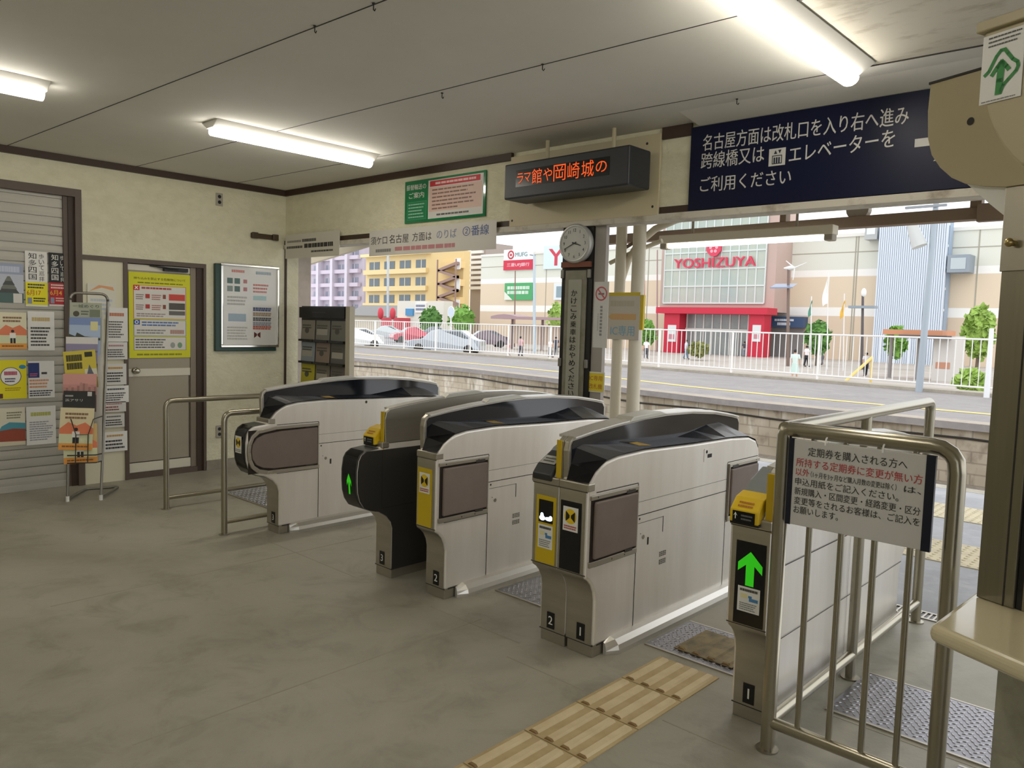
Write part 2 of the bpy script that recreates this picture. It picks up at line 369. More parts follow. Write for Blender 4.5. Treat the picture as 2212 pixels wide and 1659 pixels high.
g = G(); g.box(-60, 6, 8.6, 16.5, -1.3, -1.1); struct(g.build('track_bed', concrete('ballast', '9a9082', '7f766a', '6a6258', 8, .95)))
g = G(); strip(g, eo(0), 0, fo(.6), 0); strip(g, eo(0), 0, eo(0), -.12); strip(g, eo(0), -.12, eo(.1), -.12); strip(g, fo(.6), 0, fo(.6), -1.3)
struct(g.build('opposite_platform_floor', concrete('far_platform', '96918f', '8b8685', 'a39d99', 1.5, .85), flip=True))
g = G(); strip(g, eo(.1), -.12, eo(.14), -1.3); struct(g.build('opposite_platform_wall', streaked('old_platform_wall')))
g = G(); g.tube([(x, eo(.09)(x), -.3+.03*math.sin(x*1.3)) for x in np.linspace(4, -50, 60)], .02, 6); struct(g.build('wall_cable', mat('cable_black', '2a2622', .7)))
g = G(); strip(g, eo(2.1), .006, eo(2.38), .006); struct(g.build('platform_line', mat('yellow_line', 'e6c878', .7)))
g = G(); strip(g, eo(.02), .004, eo(.55), .004); struct(g.build('platform_edge_strip', concrete('far_edge', 'b0a698', 'a29889', '958b7c', 2, .85)))
g = G(); strip(g, fo(-.25), .0, fo(-.25), .09); strip(g, fo(-.25), .09, fo(.5), .09); struct(g.build('fence_kerb', concrete('far_kerb', 'b5ada0', 'a59d90', '91897c', 1.5, .9)))
g = G(); g.box(-150, 40, 25.8, 140, -1.5, -1.3); struct(g.build('plaza_ground', concrete('plaza_paving', 'b8afa6', 'aaa299', 'c2bab0', .5, .85)))
g = G(); g.prism([(-27.6, 26.6), (-75, 73.5), (-150, 73.5), (-150, 26.6)], 'z', -1.3, -.5); struct(g.build('road', concrete('road_asphalt', '8f8f92', '858588', '9b9b9d', .6, .9)))
# ================================================================== ticket gates
Y0 = 2.74
HALF_SQ = [(0, .055), (0, .27), (-.008, .31), (-.026, .345), (-.05, .37), (-.072, .385), (-.078, .40), (-.078, .785), (-.07, .81)]
HALF_RD = [(0, .055), (0, .30), (-.012, .34), (-.045, .38), (-.10, .415), (-.165, .432), (-.2, .45), (-.228, .49), (-.243, .54), (-.247, .60), (-.247, .66), (-.238, .72), (-.222, .748), (-.19, .768), (-.10, .777), (-.078, .785), (-.07, .81)]
TOPE = [(-.03, .855), (.015, .885), (.055, .90), (.14, .914), (.36, .921), (.8, .908), (1.22, .902), (1.44, .888), (1.53, .86)]
def outline(front):
    rear = [(1.5-p[0], p[1]) for p in HALF_SQ]
    return front+TOPE+rear[::-1]
GUARD = [(-.06, .80), (-.066, .94), (-.056, .982), (-.03, 1.0), (.12, 1.02), (.3, 1.038), (.55, 1.056), (.75, 1.062), (1.0, 1.057), (1.25, 1.037), (1.45, 1.008), (1.53, .992), (1.565, .965), (1.572, .93), (1.57, .80)]
def half(root, xi, s, w, front='sq', kind='pad', nr='1', both_sides=False):
    """one half of a gate: xi inner edge, s=+1 when its passage lies to the right; kind: pad / screen / arrow"""
    X = lambda u: xi+s*u
    P = lambda u, y, z: (X(u), Y0+y, z)
    base = HALF_SQ if front == 'sq' else HALF_RD
    fy = -.078 if front == 'sq' else -.247
    g = G(); a, b = sorted((X(.004), X(w)))
    g.prism([(Y0+y, z) for y, z in outline(base)], 'x', a, b)
    g.build('cabinet', SIDE, root, .013, 3)
    a2, b2 = sorted((X(.008), X(w-.008)))
    g = G(); g.box(a2, b2, Y0+.004, Y0+1.496, 0, .056); g.build('plinth', STEEL, root, .003)
    # front trim of brushed steel round the neck and the head
    n = len(base); off = .003
    def wrap(lo, hi, u0, u1, d, name, m):
        pts = [p for p in base if lo-1e-6 <= p[1] <= hi+1e-6]
        q = []
        for i, p in enumerate(pts):
            t = Vector((pts[min(i+1, len(pts)-1)][0]-pts[max(i-1, 0)][0], pts[min(i+1, len(pts)-1)][1]-pts[max(i-1, 0)][1])).normalized()
            q.append((p[0]-t.y*d, p[1]+t.x*d))
        g = G(); g.loft([[P(u, y, z) for u in (u0, u1)] for y, z in q], 0, closed=False, caps=False)
        return g.build(name, m, root)
    wrap(.055, .81 if front == 'sq' else .425, .004, w-.012, .0016, 'front_trim', STEEL)
    if front == 'rd': wrap(.41, .778, .004, w-.008, .0018, 'head_trim', mat('head_grey', '4a4a46', .35, .3))
    ex = 1 if s > 0 else -1
    ff = Fr(P(0, fy, 0), (1, 0, 0), (0, 0, 1))           # front face, u in +x
    U = lambda u: s*u
    def fr_rect(g, u0, u1, z0, z1, d, mi=0):
        a, b = sorted((U(u0), U(u1))); g.rect(ff, a, z0, b, z1, d, mi)
    # collar under the hood
    a3, b3 = sorted((X(-.001), X(w+.002)))
    g = G(); g.box(a3, b3, Y0-.084, Y0-.03, .775, .812); g.build('collar', STEEL, root, .006)
    # number plate
    g = G(); nf = Fr(P(0, -.0025, 0), (1, 0, 0), (0, 0, 1)); uc = U(w*.55)
    g.rect(nf, uc-.023, .068, uc+.023, .146, .001, 0); g.text(nf, nr, uc, .088, .04, 1, .002, align='c', bold=.03); g.build('number_plate', [BLACK, WHITE], root)
    # black, yellow or lit panel on the front of the head
    if front == 'sq':
        g = G(); a, b = sorted((U(.014), U(w-.032)))
        g.fbox(ff, a, b, .405, .72, .001, .0045); m = {'pad': BGLASS, 'pad_y': YELP, 'screen': YELP, 'arrow': BGLASS}[kind]
        g.build('front_panel', m, root)
    else:
        wrap(.45, .768, .02, w-.02, .004, 'front_panel', BGLASS)
    D = .0055; zc = .5625
    g = G(); a5, b5 = sorted((X(.002), X(w-.004)))
    for z, q in ((.3995, fy-.0022), (.7735, fy-.0024 if front == 'sq' else -.2)):
        if front == 'sq': g.box(a5, b5, Y0+q, Y0+q+.004, z-.0015, z+.0015)
    g.box(a5, b5, Y0-.0022, Y0+.002, .0545, .058); g.build('front_seam', SEAM, root)
    def pictogram(u, v, k):
        g = G(); g.rect(ff, u-.043*k, v-.055*k, u+.043*k, v+.055*k, D, 0)
        g.disc(ff, u, v+.012*k, .034*k, D+.001, 24, 1)
        for q in (-1, 1): g.poly(ff, [(u+q*.004*k, v+.006*k), (u+q*.026*k, v-.012*k), (u+q*.026*k, v+.036*k), (u+q*.004*k, v+.018*k)], D+.002, 2)
        g.lines(ff, u-.036*k, u+.036*k, v-.028*k, v-.048*k, 2, 3, D+.001, .6, .1); return g.build('no_entry_sticker', [PAPER, pc('e9c51c'), pc('111111'), pc('b4554c')], root)
    uc = U((w-.018)/2)
    if kind in ('pad', 'pad_y') and front == 'sq': pictogram(uc, .64, 1)
    if kind == 'pad' and front == 'rd':
        g = G(); g.rect(ff, uc-.042, .585, uc+.042, .70, D, 0); g.disc(ff, uc, .655, .034, D+.001, 24, 1)
        for q in (-1, 1): g.poly(ff, [(uc+q*.004, .649), (uc+q*.026, .631), (uc+q*.026, .679), (uc+q*.004, .661)], D+.002, 2)
        g.lines(ff, uc-.036, uc+.036, .613, .592, 2, 3, D+.001, .6, .1); g.build('no_entry_sticker', [PAPER, pc('e9c51c'), pc('111111'), pc('8a8a80')], root)
    GREEN = mat('green_arrow_lamp', '36c81e', .5, emit=('30d018', .3))
    def arrow(g, u, v, h, mi=0, d=D):
        k = h/2
        g.poly(ff, [(u-.16*k*1.6, v-k), (u+.16*k*1.6, v-k), (u+.16*k*1.6, v+.25*k), (u, v+k*.55), (u-.16*k*1.6, v+.25*k)], d, mi)
        g.poly(ff, [(u, v+k), (u, v+.42*k), (u-.74*k, v-.22*k), (u-.74*k, v+.28*k)], d+.0004, mi); g.poly(ff, [(u, v+k), (u, v+.42*k), (u+.74*k, v-.22*k), (u+.74*k, v+.28*k)], d+.0004, mi)
    def info(u, z0, z1, hw):
        g = G(); g.rect(ff, u-hw, z0, u+hw, z1, D, 0); h = z1-z0
        g.lines(ff, u-hw*.8, u+hw*.8, z1-h*.06, z1-h*.2, 1, 3, D+.001, .7, .05)
        g.rect(ff, u-hw*.7, z1-h*.45, u-hw*.1, z1-h*.28, D+.001, 1); g.rect(ff, u+.05*hw, z1-h*.55, u+hw*.85, z1-h*.42, D+.001, 2)
        g.rect(ff, u-.02*hw, z1-h*.42, u+hw*.3, z1-h*.33, D+.001, 2)
        g.lines(ff, u-hw*.8, u+hw*.8, z1-h*.62, z1-h*.95, 4, 4, D+.001, .5, .2); g.build('info_sticker', [PAPER, pc('e6dfa6'), pc('4a86b8'), pc('55524c'), pc('8a8a86')], root)
    if kind == 'arrow' and front == 'sq':
        g = G(); arrow(g, uc, .62, .13); g.build('arrow_light', GREEN, root); info(uc, .455, .55, .044)
    if kind == 'arrow' and front == 'rd':
        g = G(); arrow(g, uc, .585, .115); cx = ff.p(uc, 0).x; g.v = [(cx+(p[0]-cx)*.5-(p[2]-.585)*.12, p[1], p[2]) for p in g.v]; g.build('arrow_light', GREEN, root)
    if kind == 'screen':
        g = G(); g.rect(ff, uc-.043, .595, uc+.043, .70, D, 0)
        g.disc(ff, uc-.02, .615, .018, D+.001, 14, 1, .012); g.disc(ff, uc+.018, .615, .022, D+.001, 14, 1, .009); g.disc(ff, uc-.022, .628, .01, D+.001, 10, 1, .012); g.disc(ff, uc+.03, .622, .01, D+.001, 10, 1, .01)
        g.build('display', [BGLASS, mat('display_light', 'dff2ff', .5, emit=('cfeaff', 2.0))], root); info(uc, .475, .585, .044)
    # guard along the inner edge, its smoked glass and its cap
    a, b = sorted((X(0), X(.034)))
    g = G(); g.prism([(Y0+y, z) for y, z in GUARD], 'x', a, b); gd = g.build('guard', STEEL, root, .006)
    g = G(); cx0, cx1 = sorted((X(.001), X(.052)))
    ring = []
    for y, z in GUARD[3:-3]: ring.append([(cx0, Y0+y, z-.006), (cx1-.006, Y0+y, z-.008), (cx1-.006, Y0+y, z+.001), (cx0, Y0+y, z+.006)])
    g.loft(ring, 0, True, True, False); g.build('cap', mat('cap_silver', 'd8d6cf', .3, .6), gd, .002)
    g = G(); q0, q1 = sorted((X(-.004), X(.05)))
    g.prism([(Y0+.38, 1.036), (Y0+.42, 1.064), (Y0+.66, 1.076), (Y0+.74, 1.056)], 'x', q0, q1); g.build('sensor_cover', mat('cover_grey', 'bdbbb0', .4, .3), gd, .004)
    gl = []
    for y, z in GUARD: gl.append((min(max(y, -.045), 1.55), min(z-.016, 9) if z > .85 else .83))
    g = G(); a, b = sorted((X(.0335), X(.0365))); g.prism([(Y0+y, z) for y, z in gl], 'x', a, b); g.build('smoked_panel', GLASSD, gd)
    if s < 0 or both_sides:
        g = G(); c0, c1 = sorted((X(.003), X(.031))); g.box(c0, c1, Y0-.072, Y0-.064, .765, .985); g.build('yellow_strip', mat('strip_yellow', 'c9a915', .5), gd, .002)
    # deck over the ticket path
    inner = [(-.076, .812), (-.045, .88), (-.012, .95), (.03, .962), (.2, .945), (.34, .935), (.5, .928), (.85, .925), (1.02, .945), (1.16, .968), (1.3, .97), (1.4, .945), (1.5, .89), (1.565, .812)]
    outer = [(-.076, .812), (-.032, .858), (.052, .903), (.1, .912), (.2, .919), (.36, .924), (.5, .921), (.85, .910), (1.02, .907), (1.16, .906), (1.3, .90), (1.42, .892), (1.52, .865), (1.565, .812)]
    g = G()
    if kind in ('pad', 'pad_y'):
        for k in range(len(inner)-1):
            A, B, C, Dd = P(.036, *inner[k]), P(w-.001, *outer[k]), P(w-.001, *outer[k+1]), P(.036, *inner[k+1])
            g.add([A, B, C, Dd], [(0, 1, 2, 3)], 0 if k < 2 else 1 if k < 5 or k > 8 else 2)
        for q in range(0, len(g.v), 4): g.v[q+1] = (g.v[q+1][0], g.v[q+1][1], g.v[q+1][2]+.004); g.v[q+2] = (g.v[q+2][0], g.v[q+2][1], g.v[q+2][2]+.004)
        g.build('deck', [mat('hood_black', '08080a', .4, spec=.25), DECK, mat('ticket_path', '1c2028', .25)], root, flip=True)
        g = G(); g.add([P(.038, .40, .935), P(w-.004, .40, .926), P(w-.004, .47, .925), P(.038, .47, .933)], [(0, 1, 2, 3)]); g.build('deck_sticker', mat('sticker_yellow', 'b8953a', .5), root)
    else:
        g = G(); g.prism([(Y0-.075, .80), (Y0-.06, .83), (Y0+.06, .925), (Y0+.16, .965), (Y0+.5, .955), (Y0+1.2, .955), (Y0+1.5, .9), (Y0+1.56, .80)], 'x', *sorted((X(.036), X(w-.002)))); g.build('deck', mat('reader_slope', '8f9494', .3, .3), root, .006)
        a, b = sorted((X(.045), X(w-.012)))
        if kind == 'arrow':
            z0 = .785
            g = G(); g.prism([(Y0-.105, z0+.006), (Y0-.105, z0+.055), (Y0-.062, z0+.096), (Y0-.005, z0+.112), (Y0+.03, z0+.02)], 'x', a-.004, b+.004); rd = g.build('card_reader', YEL, root, .006)
            rf = Fr(((a+b)/2, Y0-.1053, z0), (1, 0, 0), (0, 0, 1))
            g = G(); g.rect(rf, -.044, .008, .044, .05, .001, 0); g.poly(rf, [(-.034, .02), (-.03, .02), (-.03, .036), (-.024, .031), (-.032, .045), (-.040, .031), (-.034, .036)], .002, 1); g.lines(rf, -.01, .036, .042, .016, 2, 2, .002, .5, .2); g.build('display', [BGLASS, WHITE, pc('6a6a66')], rd)
            sf = Fr(((a+b)/2, Y0-.1055, z0+.055), (1, 0, 0), (0, .045, .043)); g = G(); g.lines(sf, -.03, .03, .042, .01, 2, 0, .002, .5, .1); g.build('lettering', pc('b06a1e'), rd)
            g = G(); g.box(a-.004, b+.004, Y0-.10, Y0-.02, z0-.002, z0+.008); g.build('base', BLACK, rd, .002)
        else:
            g = G(); g.prism([(Y0-.092, .79), (Y0-.095, .82), (Y0-.06, .86), (Y0+.04, .915), (Y0+.06, .80)], 'x', a-.004, b+.004); rd = g.build('card_reader', CHAR, root, .008)
            sf = Fr(((a+b)/2, Y0-.058, .8635), (1, 0, 0), (0, .1, .055)); g = G(); g.rect(sf, -.045, .0, .045, .06, .001, 0); g.lines(sf, -.035, .035, .05, .01, 2, 1, .002, .4, .2); g.build('label', [mat('label_grey', 'aaa9a2', .5), pc('55534d')], rd)
    # passage side: panel seams, flap, lock, vents, bumper
    fsd = Fr(P(w, 0, 0), (0, s, 0), (0, 0, 1)); sy = lambda y: s*y
    def srect(g, y0, y1, z0, z1, d, mi=0):
        a, b = sorted((s*y0, s*y1)); g.rect(fsd, a, z0, b, z1, d, mi)
    def sbox(g, y0, y1, z0, z1, d0, d1, mi=0):
        a, b = sorted((s*y0, s*y1)); g.fbox(fsd, a, b, z0, z1, d0, d1, mi)
    g = G(); t = .0025
    for y in (.31, 1.19): srect(g, y-t, y+t, .058, .765, .0008)
    srect(g, .31, 1.19, .605, .609, .0008); srect(g, .31, 1.19, .672, .6735, .0008); srect(g, -.02, .31, .765, .769, .0008); srect(g, 1.19, 1.56, .765, .769, .0008)
    srect(g, -.02, .31, .428, .431, .0008); srect(g, 1.19, 1.56, .428, .431, .0008); srect(g, .02, 1.48, .055, .062, .0008)
    if front == 'sq' and kind in ('pad', 'pad_y'): srect(g, .54, .545, .49, .57, .0008); srect(g, .32, .54, .567, .569, .0008)
    g.build('panel_seam', SEAM, root)
    fl = 1.5
    if kind in ('pad', 'pad_y'):
        for rear in (0, 1):
            Q = (lambda y: 1.5-y) if rear else (lambda y: y)
            y0, y1 = (-.05, .295) if front == 'sq' or rear else (-.225, .295)
            g = G(); sbox(g, Q(y0-.006), Q(y1+.004), .448, .742, .0006, .0022); pit = g.build('flap_slot', mat('slot_brown', '30271f', .8), root)
            g = G()
            if front == 'rd' and not rear:
                pts = [(y1, .465), (y1, .73), (.0, .725), (-.12, .712), (-.175, .69), (-.205, .65), (-.213, .6), (-.205, .55), (-.18, .51), (-.13, .483), (-.05, .47)]
                g.fprism(fsd, [(s*y, z) for y, z in pts], .002, .016)
            else:
                sbox(g, Q(y0+.01), Q(y1-.008), .47, .728, .002, .02)
            g.build('flap', FLAP, root, .007, 3)
            g = G()
            if front == 'rd' and not rear:
                pts = [(.305, .757), (-.04, .757), (-.17, .742), (-.215, .71), (-.238, .65), (-.243, .6), (-.236, .54), (-.215, .49), (-.175, .456), (-.10, .438), (.305, .434)]
                pin = [(.305, .74), (-.03, .738), (-.16, .72), (-.198, .69), (-.216, .645), (-.221, .6), (-.214, .55), (-.194, .505), (-.155, .477), (-.09, .462), (.305, .458)]
                for i in range(len(pts)-1): g.fprism(fsd, [(s*a[0], a[1]) for a in (pts[i], pts[i+1], pin[i+1], pin[i])], .001, .02)
                sbox(g, .296, .306, .434, .757, .001, .014)
            else:
                for y_0, y_1, z_0, z_1 in ((-.066, .302, .738, .757), (-.066, .302, .434, .46), (.293, .302, .46, .738)): sbox(g, Q(y_0), Q(y_1), z_0, z_1, .001, .012)
            g.build('flap_frame', STEEL, root, .002)
            g = G()
            for y, z in ((.1, .446), (.2, .446), (-.02, .748), (.22, .748)):
                g.disc(fsd, s*Q(y), z, .004, .0125, 8)
            sbox(g, Q(.20), Q(.27), .733, .747, .012, .0135); sbox(g, Q(.2), Q(.26), .455, .468, .012, .0135)
            g.build('screw', mat('screw_dark', '3a352f', .5), root)
        g = G(); g.disc(fsd, s*.37, .495, .011, .001, 16, 1); g.disc(fsd, s*.345, .515, .003, .001, 8, 0); g.disc(fsd, s*.33, .59, .006, .002, 8, 0)
        if nr != '2': srect(g, .405, .418, .45, .487, .001, 0)
        g.build('lock', [SEAM, STEEL_D], root)
        if nr != '3':
            g = G()
            for r in range(2):
                for c in range(4):
                    for q in range(3): srect(g, .52+c*.016, .532+c*.016, .385-r*.04-q*.009, .391-r*.04-q*.009, .001)
            g.build('vent', mat('vent_dark', '6a655b', .7), root)
        else:
            g = G(); g.disc(fsd, s*.72, .885, .012, .001, 14, 0); g.disc(fsd, s*.72, .885, .008, .002, 14, 1); g.build('sensor', [STEEL_D, SEAM], root)
        g = G(); sect = [(0, 0), (.052, 0), (.056, .022), (.05, .045), (.03, .066), (0, .072)]
        rings = [[P(w+u*k, y, z*(.8 if k < .5 else 1)) for u, z in sect] for y, k in ((.075, .3), (.125, 1), (1.375, 1), (1.425, .3))]
        g.loft(rings, 0, True, True, False); g.build('bumper_rail', mat('rail_bright', 'd6d3cb', .3, .7), root)
        if front == 'sq' and nr == '1':
            g = G(); sbox(g, .92, 1.03, .80, .87, .0006, .002, 0); g.disc(fsd, s*.945, .852, .009, .003, 12, 1); srect(g, .955, 1.0, .818, .838, .003, 1); g.build('key_plate', [SIDE, SEAM], root)
def gate(name, label, x, halves, group='automatic ticket gates'):
    r = thing(name, label, 'ticket gate', (x, Y0+.75, 0), group)
    for h in halves: half(r, *h[0], **h[1])
    return r
gate('ticket_gate', 'steel ticket gate with a rounded overhanging head, beside the twin handrails', -4.82, [((-4.905, 1, .165), dict(front='rd', kind='pad', nr='3'))])
gB = gate('ticket_gate', 'ticket gate with a rounded black head, slanted green arrow and yellow card reader', -3.57, [((-3.485, -1, .16), dict(front='rd', kind='arrow', nr='3'))])
gate('ticket_gate', 'narrow ticket gate with a plain yellow front panel numbered 2', -3.1, [((-3.18, 1, .16), dict(front='sq', kind='pad_y', nr='2'))])
gate('ticket_gate', 'double ticket gate with yellow and black front panels, numbered 2 and 1', -2.18, [((-2.18, -1, .163), dict(front='sq', kind='screen', nr='2')), ((-2.18, 1, .163), dict(front='sq', kind='pad', nr='1'))])
gD = gate('ticket_gate', 'slim ticket gate with a big upright green arrow, tight against the stainless barrier', -1.26, [((-1.18, -1, .163), dict(front='sq', kind='arrow', nr='1'))])
fb = Fr((-1.183, Y0, 0), (0, 1, 0), (0, 0, 1)); g = G()
for y0, y1, z0, z1 in ((.0, 1.5, .62, .6235), (.0, 1.5, .335, .338), (.74, .743, .06, .62)): g.rect(fb, y0, z0, y1, z1, .0025)
g.build('panel_seam', SEAM, gD)
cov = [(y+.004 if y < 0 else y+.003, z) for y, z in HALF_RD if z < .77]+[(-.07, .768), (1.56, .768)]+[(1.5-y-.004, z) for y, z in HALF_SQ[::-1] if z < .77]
g = G(); g.prism([(Y0+y, z) for y, z in cov], 'x', -3.4895, -3.483); g.build('side_shade', mat('shade_charcoal', '34322f', .35), gB)  # dark sheet on the steel inner side: shade of the narrow gap as colour
g = G(); fb = Fr((-3.4828, Y0, 0), (0, 1, 0), (0, 0, 1)); g.rect(fb, -.082, .44, -.079, .765, .001); g.rect(fb, -.08, .43, 1.5, .433, .001); g.build('panel_seam', SEAM, gB)
# ================================================================== lamps
LIT = mat('lamp_diffuser', 'ffffff', .4, emit=('fff8ec', TUBE))
LAMPW = mat('lamp_housing', 'e4e1d8', .4)
def lamp(x, y0, y1, label):
    t = thing('ceiling_light', label, 'ceiling light', (x, (y0+y1)/2, ZC), 'batten lamps on the ceiling')
    g = G(); g.prism([(x-.115, ZC), (x+.115, ZC), (x+.042, ZC-.045), (x-.042, ZC-.045)], 'y', y0-.015, y1+.015); g.build('housing', LAMPW, t, .004)
    g = G(); g.prism([(x+.044*math.cos(a), ZC-.060-.034*math.sin(a)) for a in np.linspace(-.35, math.pi+.35, 13)], 'y', y0, y1); g.build('diffuser', LIT, t)
xl = at(620, 322, 'z', 2.71)[0]
lamp(xl, .25, at(92, 213, 'z', 2.71)[1], 'lit batten lamp cut by the left edge of the photo')
lamp(xl, at(452, 290, 'z', 2.71)[1], at(792, 360, 'z', 2.71)[1], 'lit batten lamp above the passage beside the twin handrails')
l3 = at(1835, 180, 'z', 2.71); lamp(l3[0], l3[1]-1.3, l3[1], 'lit batten lamp running towards the navy sign, at the edge of the stained ceiling')
lamp(l3[0], .1, 1.4, 'added unseen batten lamp on the ceiling above the photographer')  # out of view, continues the row; added for room light
lamp(xl, -2.2, -.9, 'added unseen batten lamp farther back, behind the photographer on the shutter side')  # out of view, added to brighten the ceiling
for i, (px, py) in enumerate(((807, 6), (680, 55), (955, 200), (1172, 138), (1592, 213), (2128, 112))):
    p = at(px, py, 'z', ZC); g = G(); x, y = p[0], p[1]
    g.tube([(x, y, ZC+.003), (x, y, ZC-.028), (x+.008, y, ZC-.034), (x+.014, y, ZC-.026)], .0025, 6); g.cyl((x, y, ZC-.001), (x, y, ZC-.005), .007, 8)
    tag(g.build('ceiling_hook', SEAM), 'small bent metal hook in a ceiling joint', 'hook', 'hooks in the ceiling joints')
# ================================================================== shutter wall and door wall
LW = Fr((XL, 0, 0), (0, 1, 0), (0, 0, 1))
L = lambda px, py: on(LW, px, py)
t = thing('roller_shutter', 'closed grey roller shutter carrying rows of posters', 'roller shutter', (XL-.06, .45, 0))
g = G(); pr = []; z = .05
while z < 2.46:
    pr += [(XL-.05, z), (XL-.048, z+.03), (XL-.05, z+.067), (XL-.066, z+.069), (XL-.066, z+.0765)]; z += .077
g.loft([[(x, y, zz) for x, zz in pr] for y in (-1.3, 2.2)], 0, False, False, False); g.build('curtain', mat('shutter_grey', 'b3b0a4', .45, .2), t)
g = G(); g.box(XL-.085, XL-.045, -1.3, 2.2, 0, .055); g.build('bottom_bar', mat('shutter_bar', 'bcb9ae', .4, .3), t, .004)
g = G(); g.box(XL-.05, XL-.03, 2.165, 2.2, 0, 2.46); g.build('guide_rail', BROWN, t)
def sheet(name, label, cat, fr, px, build=None, base=None, group=None, d=.003, thick=.002, parent=None):
    """a flat sheet whose corners the photo shows at px = (x0, y0, x1, y1)"""
    u0, v1 = on(fr, px[0], px[1]); u1, v0 = on(fr, px[2], px[3])
    f2 = Fr(fr.p(u0, v0, d+thick), fr.x, fr.y); w, h = u1-u0, v1-v0
    g = G(); g.fbox(f2, 0, w, 0, h, -thick, 0, 0); mats = [base or PAPER]
    def M(m):
        if isinstance(m, str): m = pc(m)
        if m not in mats: mats.append(m)
        return mats.index(m)
    if build: build(g, f2, w, h, M)
    o = g.build(name, mats, parent)
    return o if parent else tag(o, label, cat, group)
SH = Fr((XL-.045, 0, 0), (0, 1, 0), (0, 0, 1))
def castle(g, f, w, h, M):
    g.rect(f, 0, h*.72, w, h, .0008, M('9fa9c0')); g.lines(f, w*.2, w*.9, h*.94, h*.76, 1, M('c7cede'), .0012, .8); g.rect(f, 0, 0, w, h*.25, .0008, M('4f6a66'))
    g.rect(f, w*.66, 0, w*.95, h*.24, .001, M('d9d7cf'))
    for k in range(4): g.poly(f, [(w*(.18+.07*k), h*(.25+.1*k)), (w*(.86-.07*k), h*(.25+.1*k)), (w*(.74-.06*k), h*(.37+.1*k)), (w*(.3+.06*k), h*(.37+.1*k))], .0012+k*.0002, M('4b4f4c' if k % 2 == 0 else '77796f'))
def pilgrim(c):
    def b(g, f, w, h, M):
        k = M('151515') if c else M('e9e7df'); top = M('e9e7df') if c else M('141414'); bot = M('eadf12') if c else M('b32025')
        g.rect(f, 0, h*.44, w, h, .0006, top); g.rect(f, 0, h*.03, w, h*.44, .0008, bot)
        for i, ch in enumerate('知多四国'): g.text(f, ch, w*.33, h*(.86-i*.125), h*.105, k, .0015, w*.36, .015, 'c')
        for i, ch in enumerate('歩いて巡拝'): g.text(f, ch, w*.74, h*(.87-i*.102), h*.085, k, .0015, w*.24, 0, 'c')
        q = M('b5371d') if c else M('f1b93a')
        g.text(f, '6月17' if c else '6月4', w*.06, h*.2, h*.1, q, .0015, w*.62, .01); g.lines(f, w*.1, w*.9, h*.42, h*.32, 2, M('3a3a28') if c else M('e8c9c0'), .0015)
        g.lines(f, w*.35, w*.92, h*.17, h*.08, 2, M('24241c') if c else M('e0b6a8'), .0015); g.rect(f, w*.08, h*.05, w*.28, h*.16, .0016, M('8b93a8'))
    return b
def cover(g, f, w, h, M):
    g.rect(f, 0, 0, w, h*.16, .0006, M('e8a24a')); g.poly(f, [(0, h*.5), (w*.25, h*.66), (w*.5, h*.58), (w*.75, h*.66), (w, h*.52), (w, h*.38), (0, h*.38)], .0006, M('e5835c'))
    g.rect(f, 0, h*.16, w, h*.4, .0005, M('d9dcb4')); g.lines(f, w*.15, w*.85, h*.9, h*.72, 2, M('8c6a4c'), .001); g.lines(f, w*.1, w*.9, h*.12, h*.05, 1, M('8a5a28'), .001)
    g.rect(f, w*.38, h*.3, w*.6, h*.44, .0012, M('f2efe6')); g.rect(f, w*.4, h*.16, w*.48, h*.3, .0012, M('22262e')); g.rect(f, w*.51, h*.16, w*.59, h*.3, .0012, M('22262e')); g.disc(f, w*.49, h*.49, w*.06, .0012, 14, M('3a2a22'))
def textpage(c1, c2, n=6, seed=3):
    def b(g, f, w, h, M):
        g.lines(f, w*.15, w*.85, h*.88, h*.72, 1, M(c1), .001, .6); g.lines(f, w*.1, w*.9, h*.62, h*.1, n, M(c2), .001, .5, .3, seed)
    return b
def yellowpage(g, f, w, h, M):
    g.disc(f, w*.42, h*.58, w*.36, .0008, 24, M('f2f0ea')); g.ring(f, w*.42, h*.58, w*.36, w*.385, .001, 24, M('2f3a66')); g.disc(f, w*.85, h*.82, w*.13, .001, 16, M('2f86b5'), h*.055)
    g.lines(f, w*.18, w*.66, h*.72, h*.6, 1, M('b8506a'), .0014, .8, .1); g.lines(f, w*.2, w*.6, h*.55, h*.42, 2, M('4a4a70'), .0014); g.rect(f, 0, h*.02, w*.12, h*.14, .001, M('5a3326')); g.lines(f, w*.2, w*.8, h*.3, h*.2, 2, M('b39a10'), .001)
def blockpage(g, f, w, h, M):
    g.rect(f, 0, h*.55, w*.42, h*.95, .0008, M('2c3c78')); g.lines(f, w*.06, w*.36, h*.68, h*.58, 2, M('c56a86'), .0014); g.lines(f, w*.5, w*.72, h*.72, h*.62, 1, M('33353c'), .001, .6)
    g.lines(f, w*.04, w*.8, h*.52, h*.26, 3, M('d99a74'), .001); g.lines(f, w*.04, w*.95, h*.22, h*.04, 3, M('3d4050'), .001)
def sea(g, f, w, h, M):
    g.poly(f, [(0, h*.4), (w, h*.4), (w, h*.58), (w*.4, h*.62), (w*.1, h*.52)], .0008, M('4f97a8')); g.poly(f, [(0, h*.12), (w, h*.1), (w, h*.42), (w*.55, h*.45), (0, h*.4)], .001, M('9a4a35')); g.rect(f, 0, h*.0, w, h*.12, .0006, M('d8cfb4')); g.rect(f, 0, h*.62, w, h, .0005, M('dcd7c0')); g.lines(f, w*.3, w*.9, h*.9, h*.7, 3, M('8a8a70'), .001)
sheet('poster', 'blue-grey castle poster on the roller shutter, at the photo\'s left edge', 'poster', SH, (-18, 566, 51, 655), castle, pc('c3c8d4'))
sheet('poster', 'tall white and yellow pilgrimage poster on the shutter', 'poster', SH, (53, 541, 103, 663), pilgrim(1))
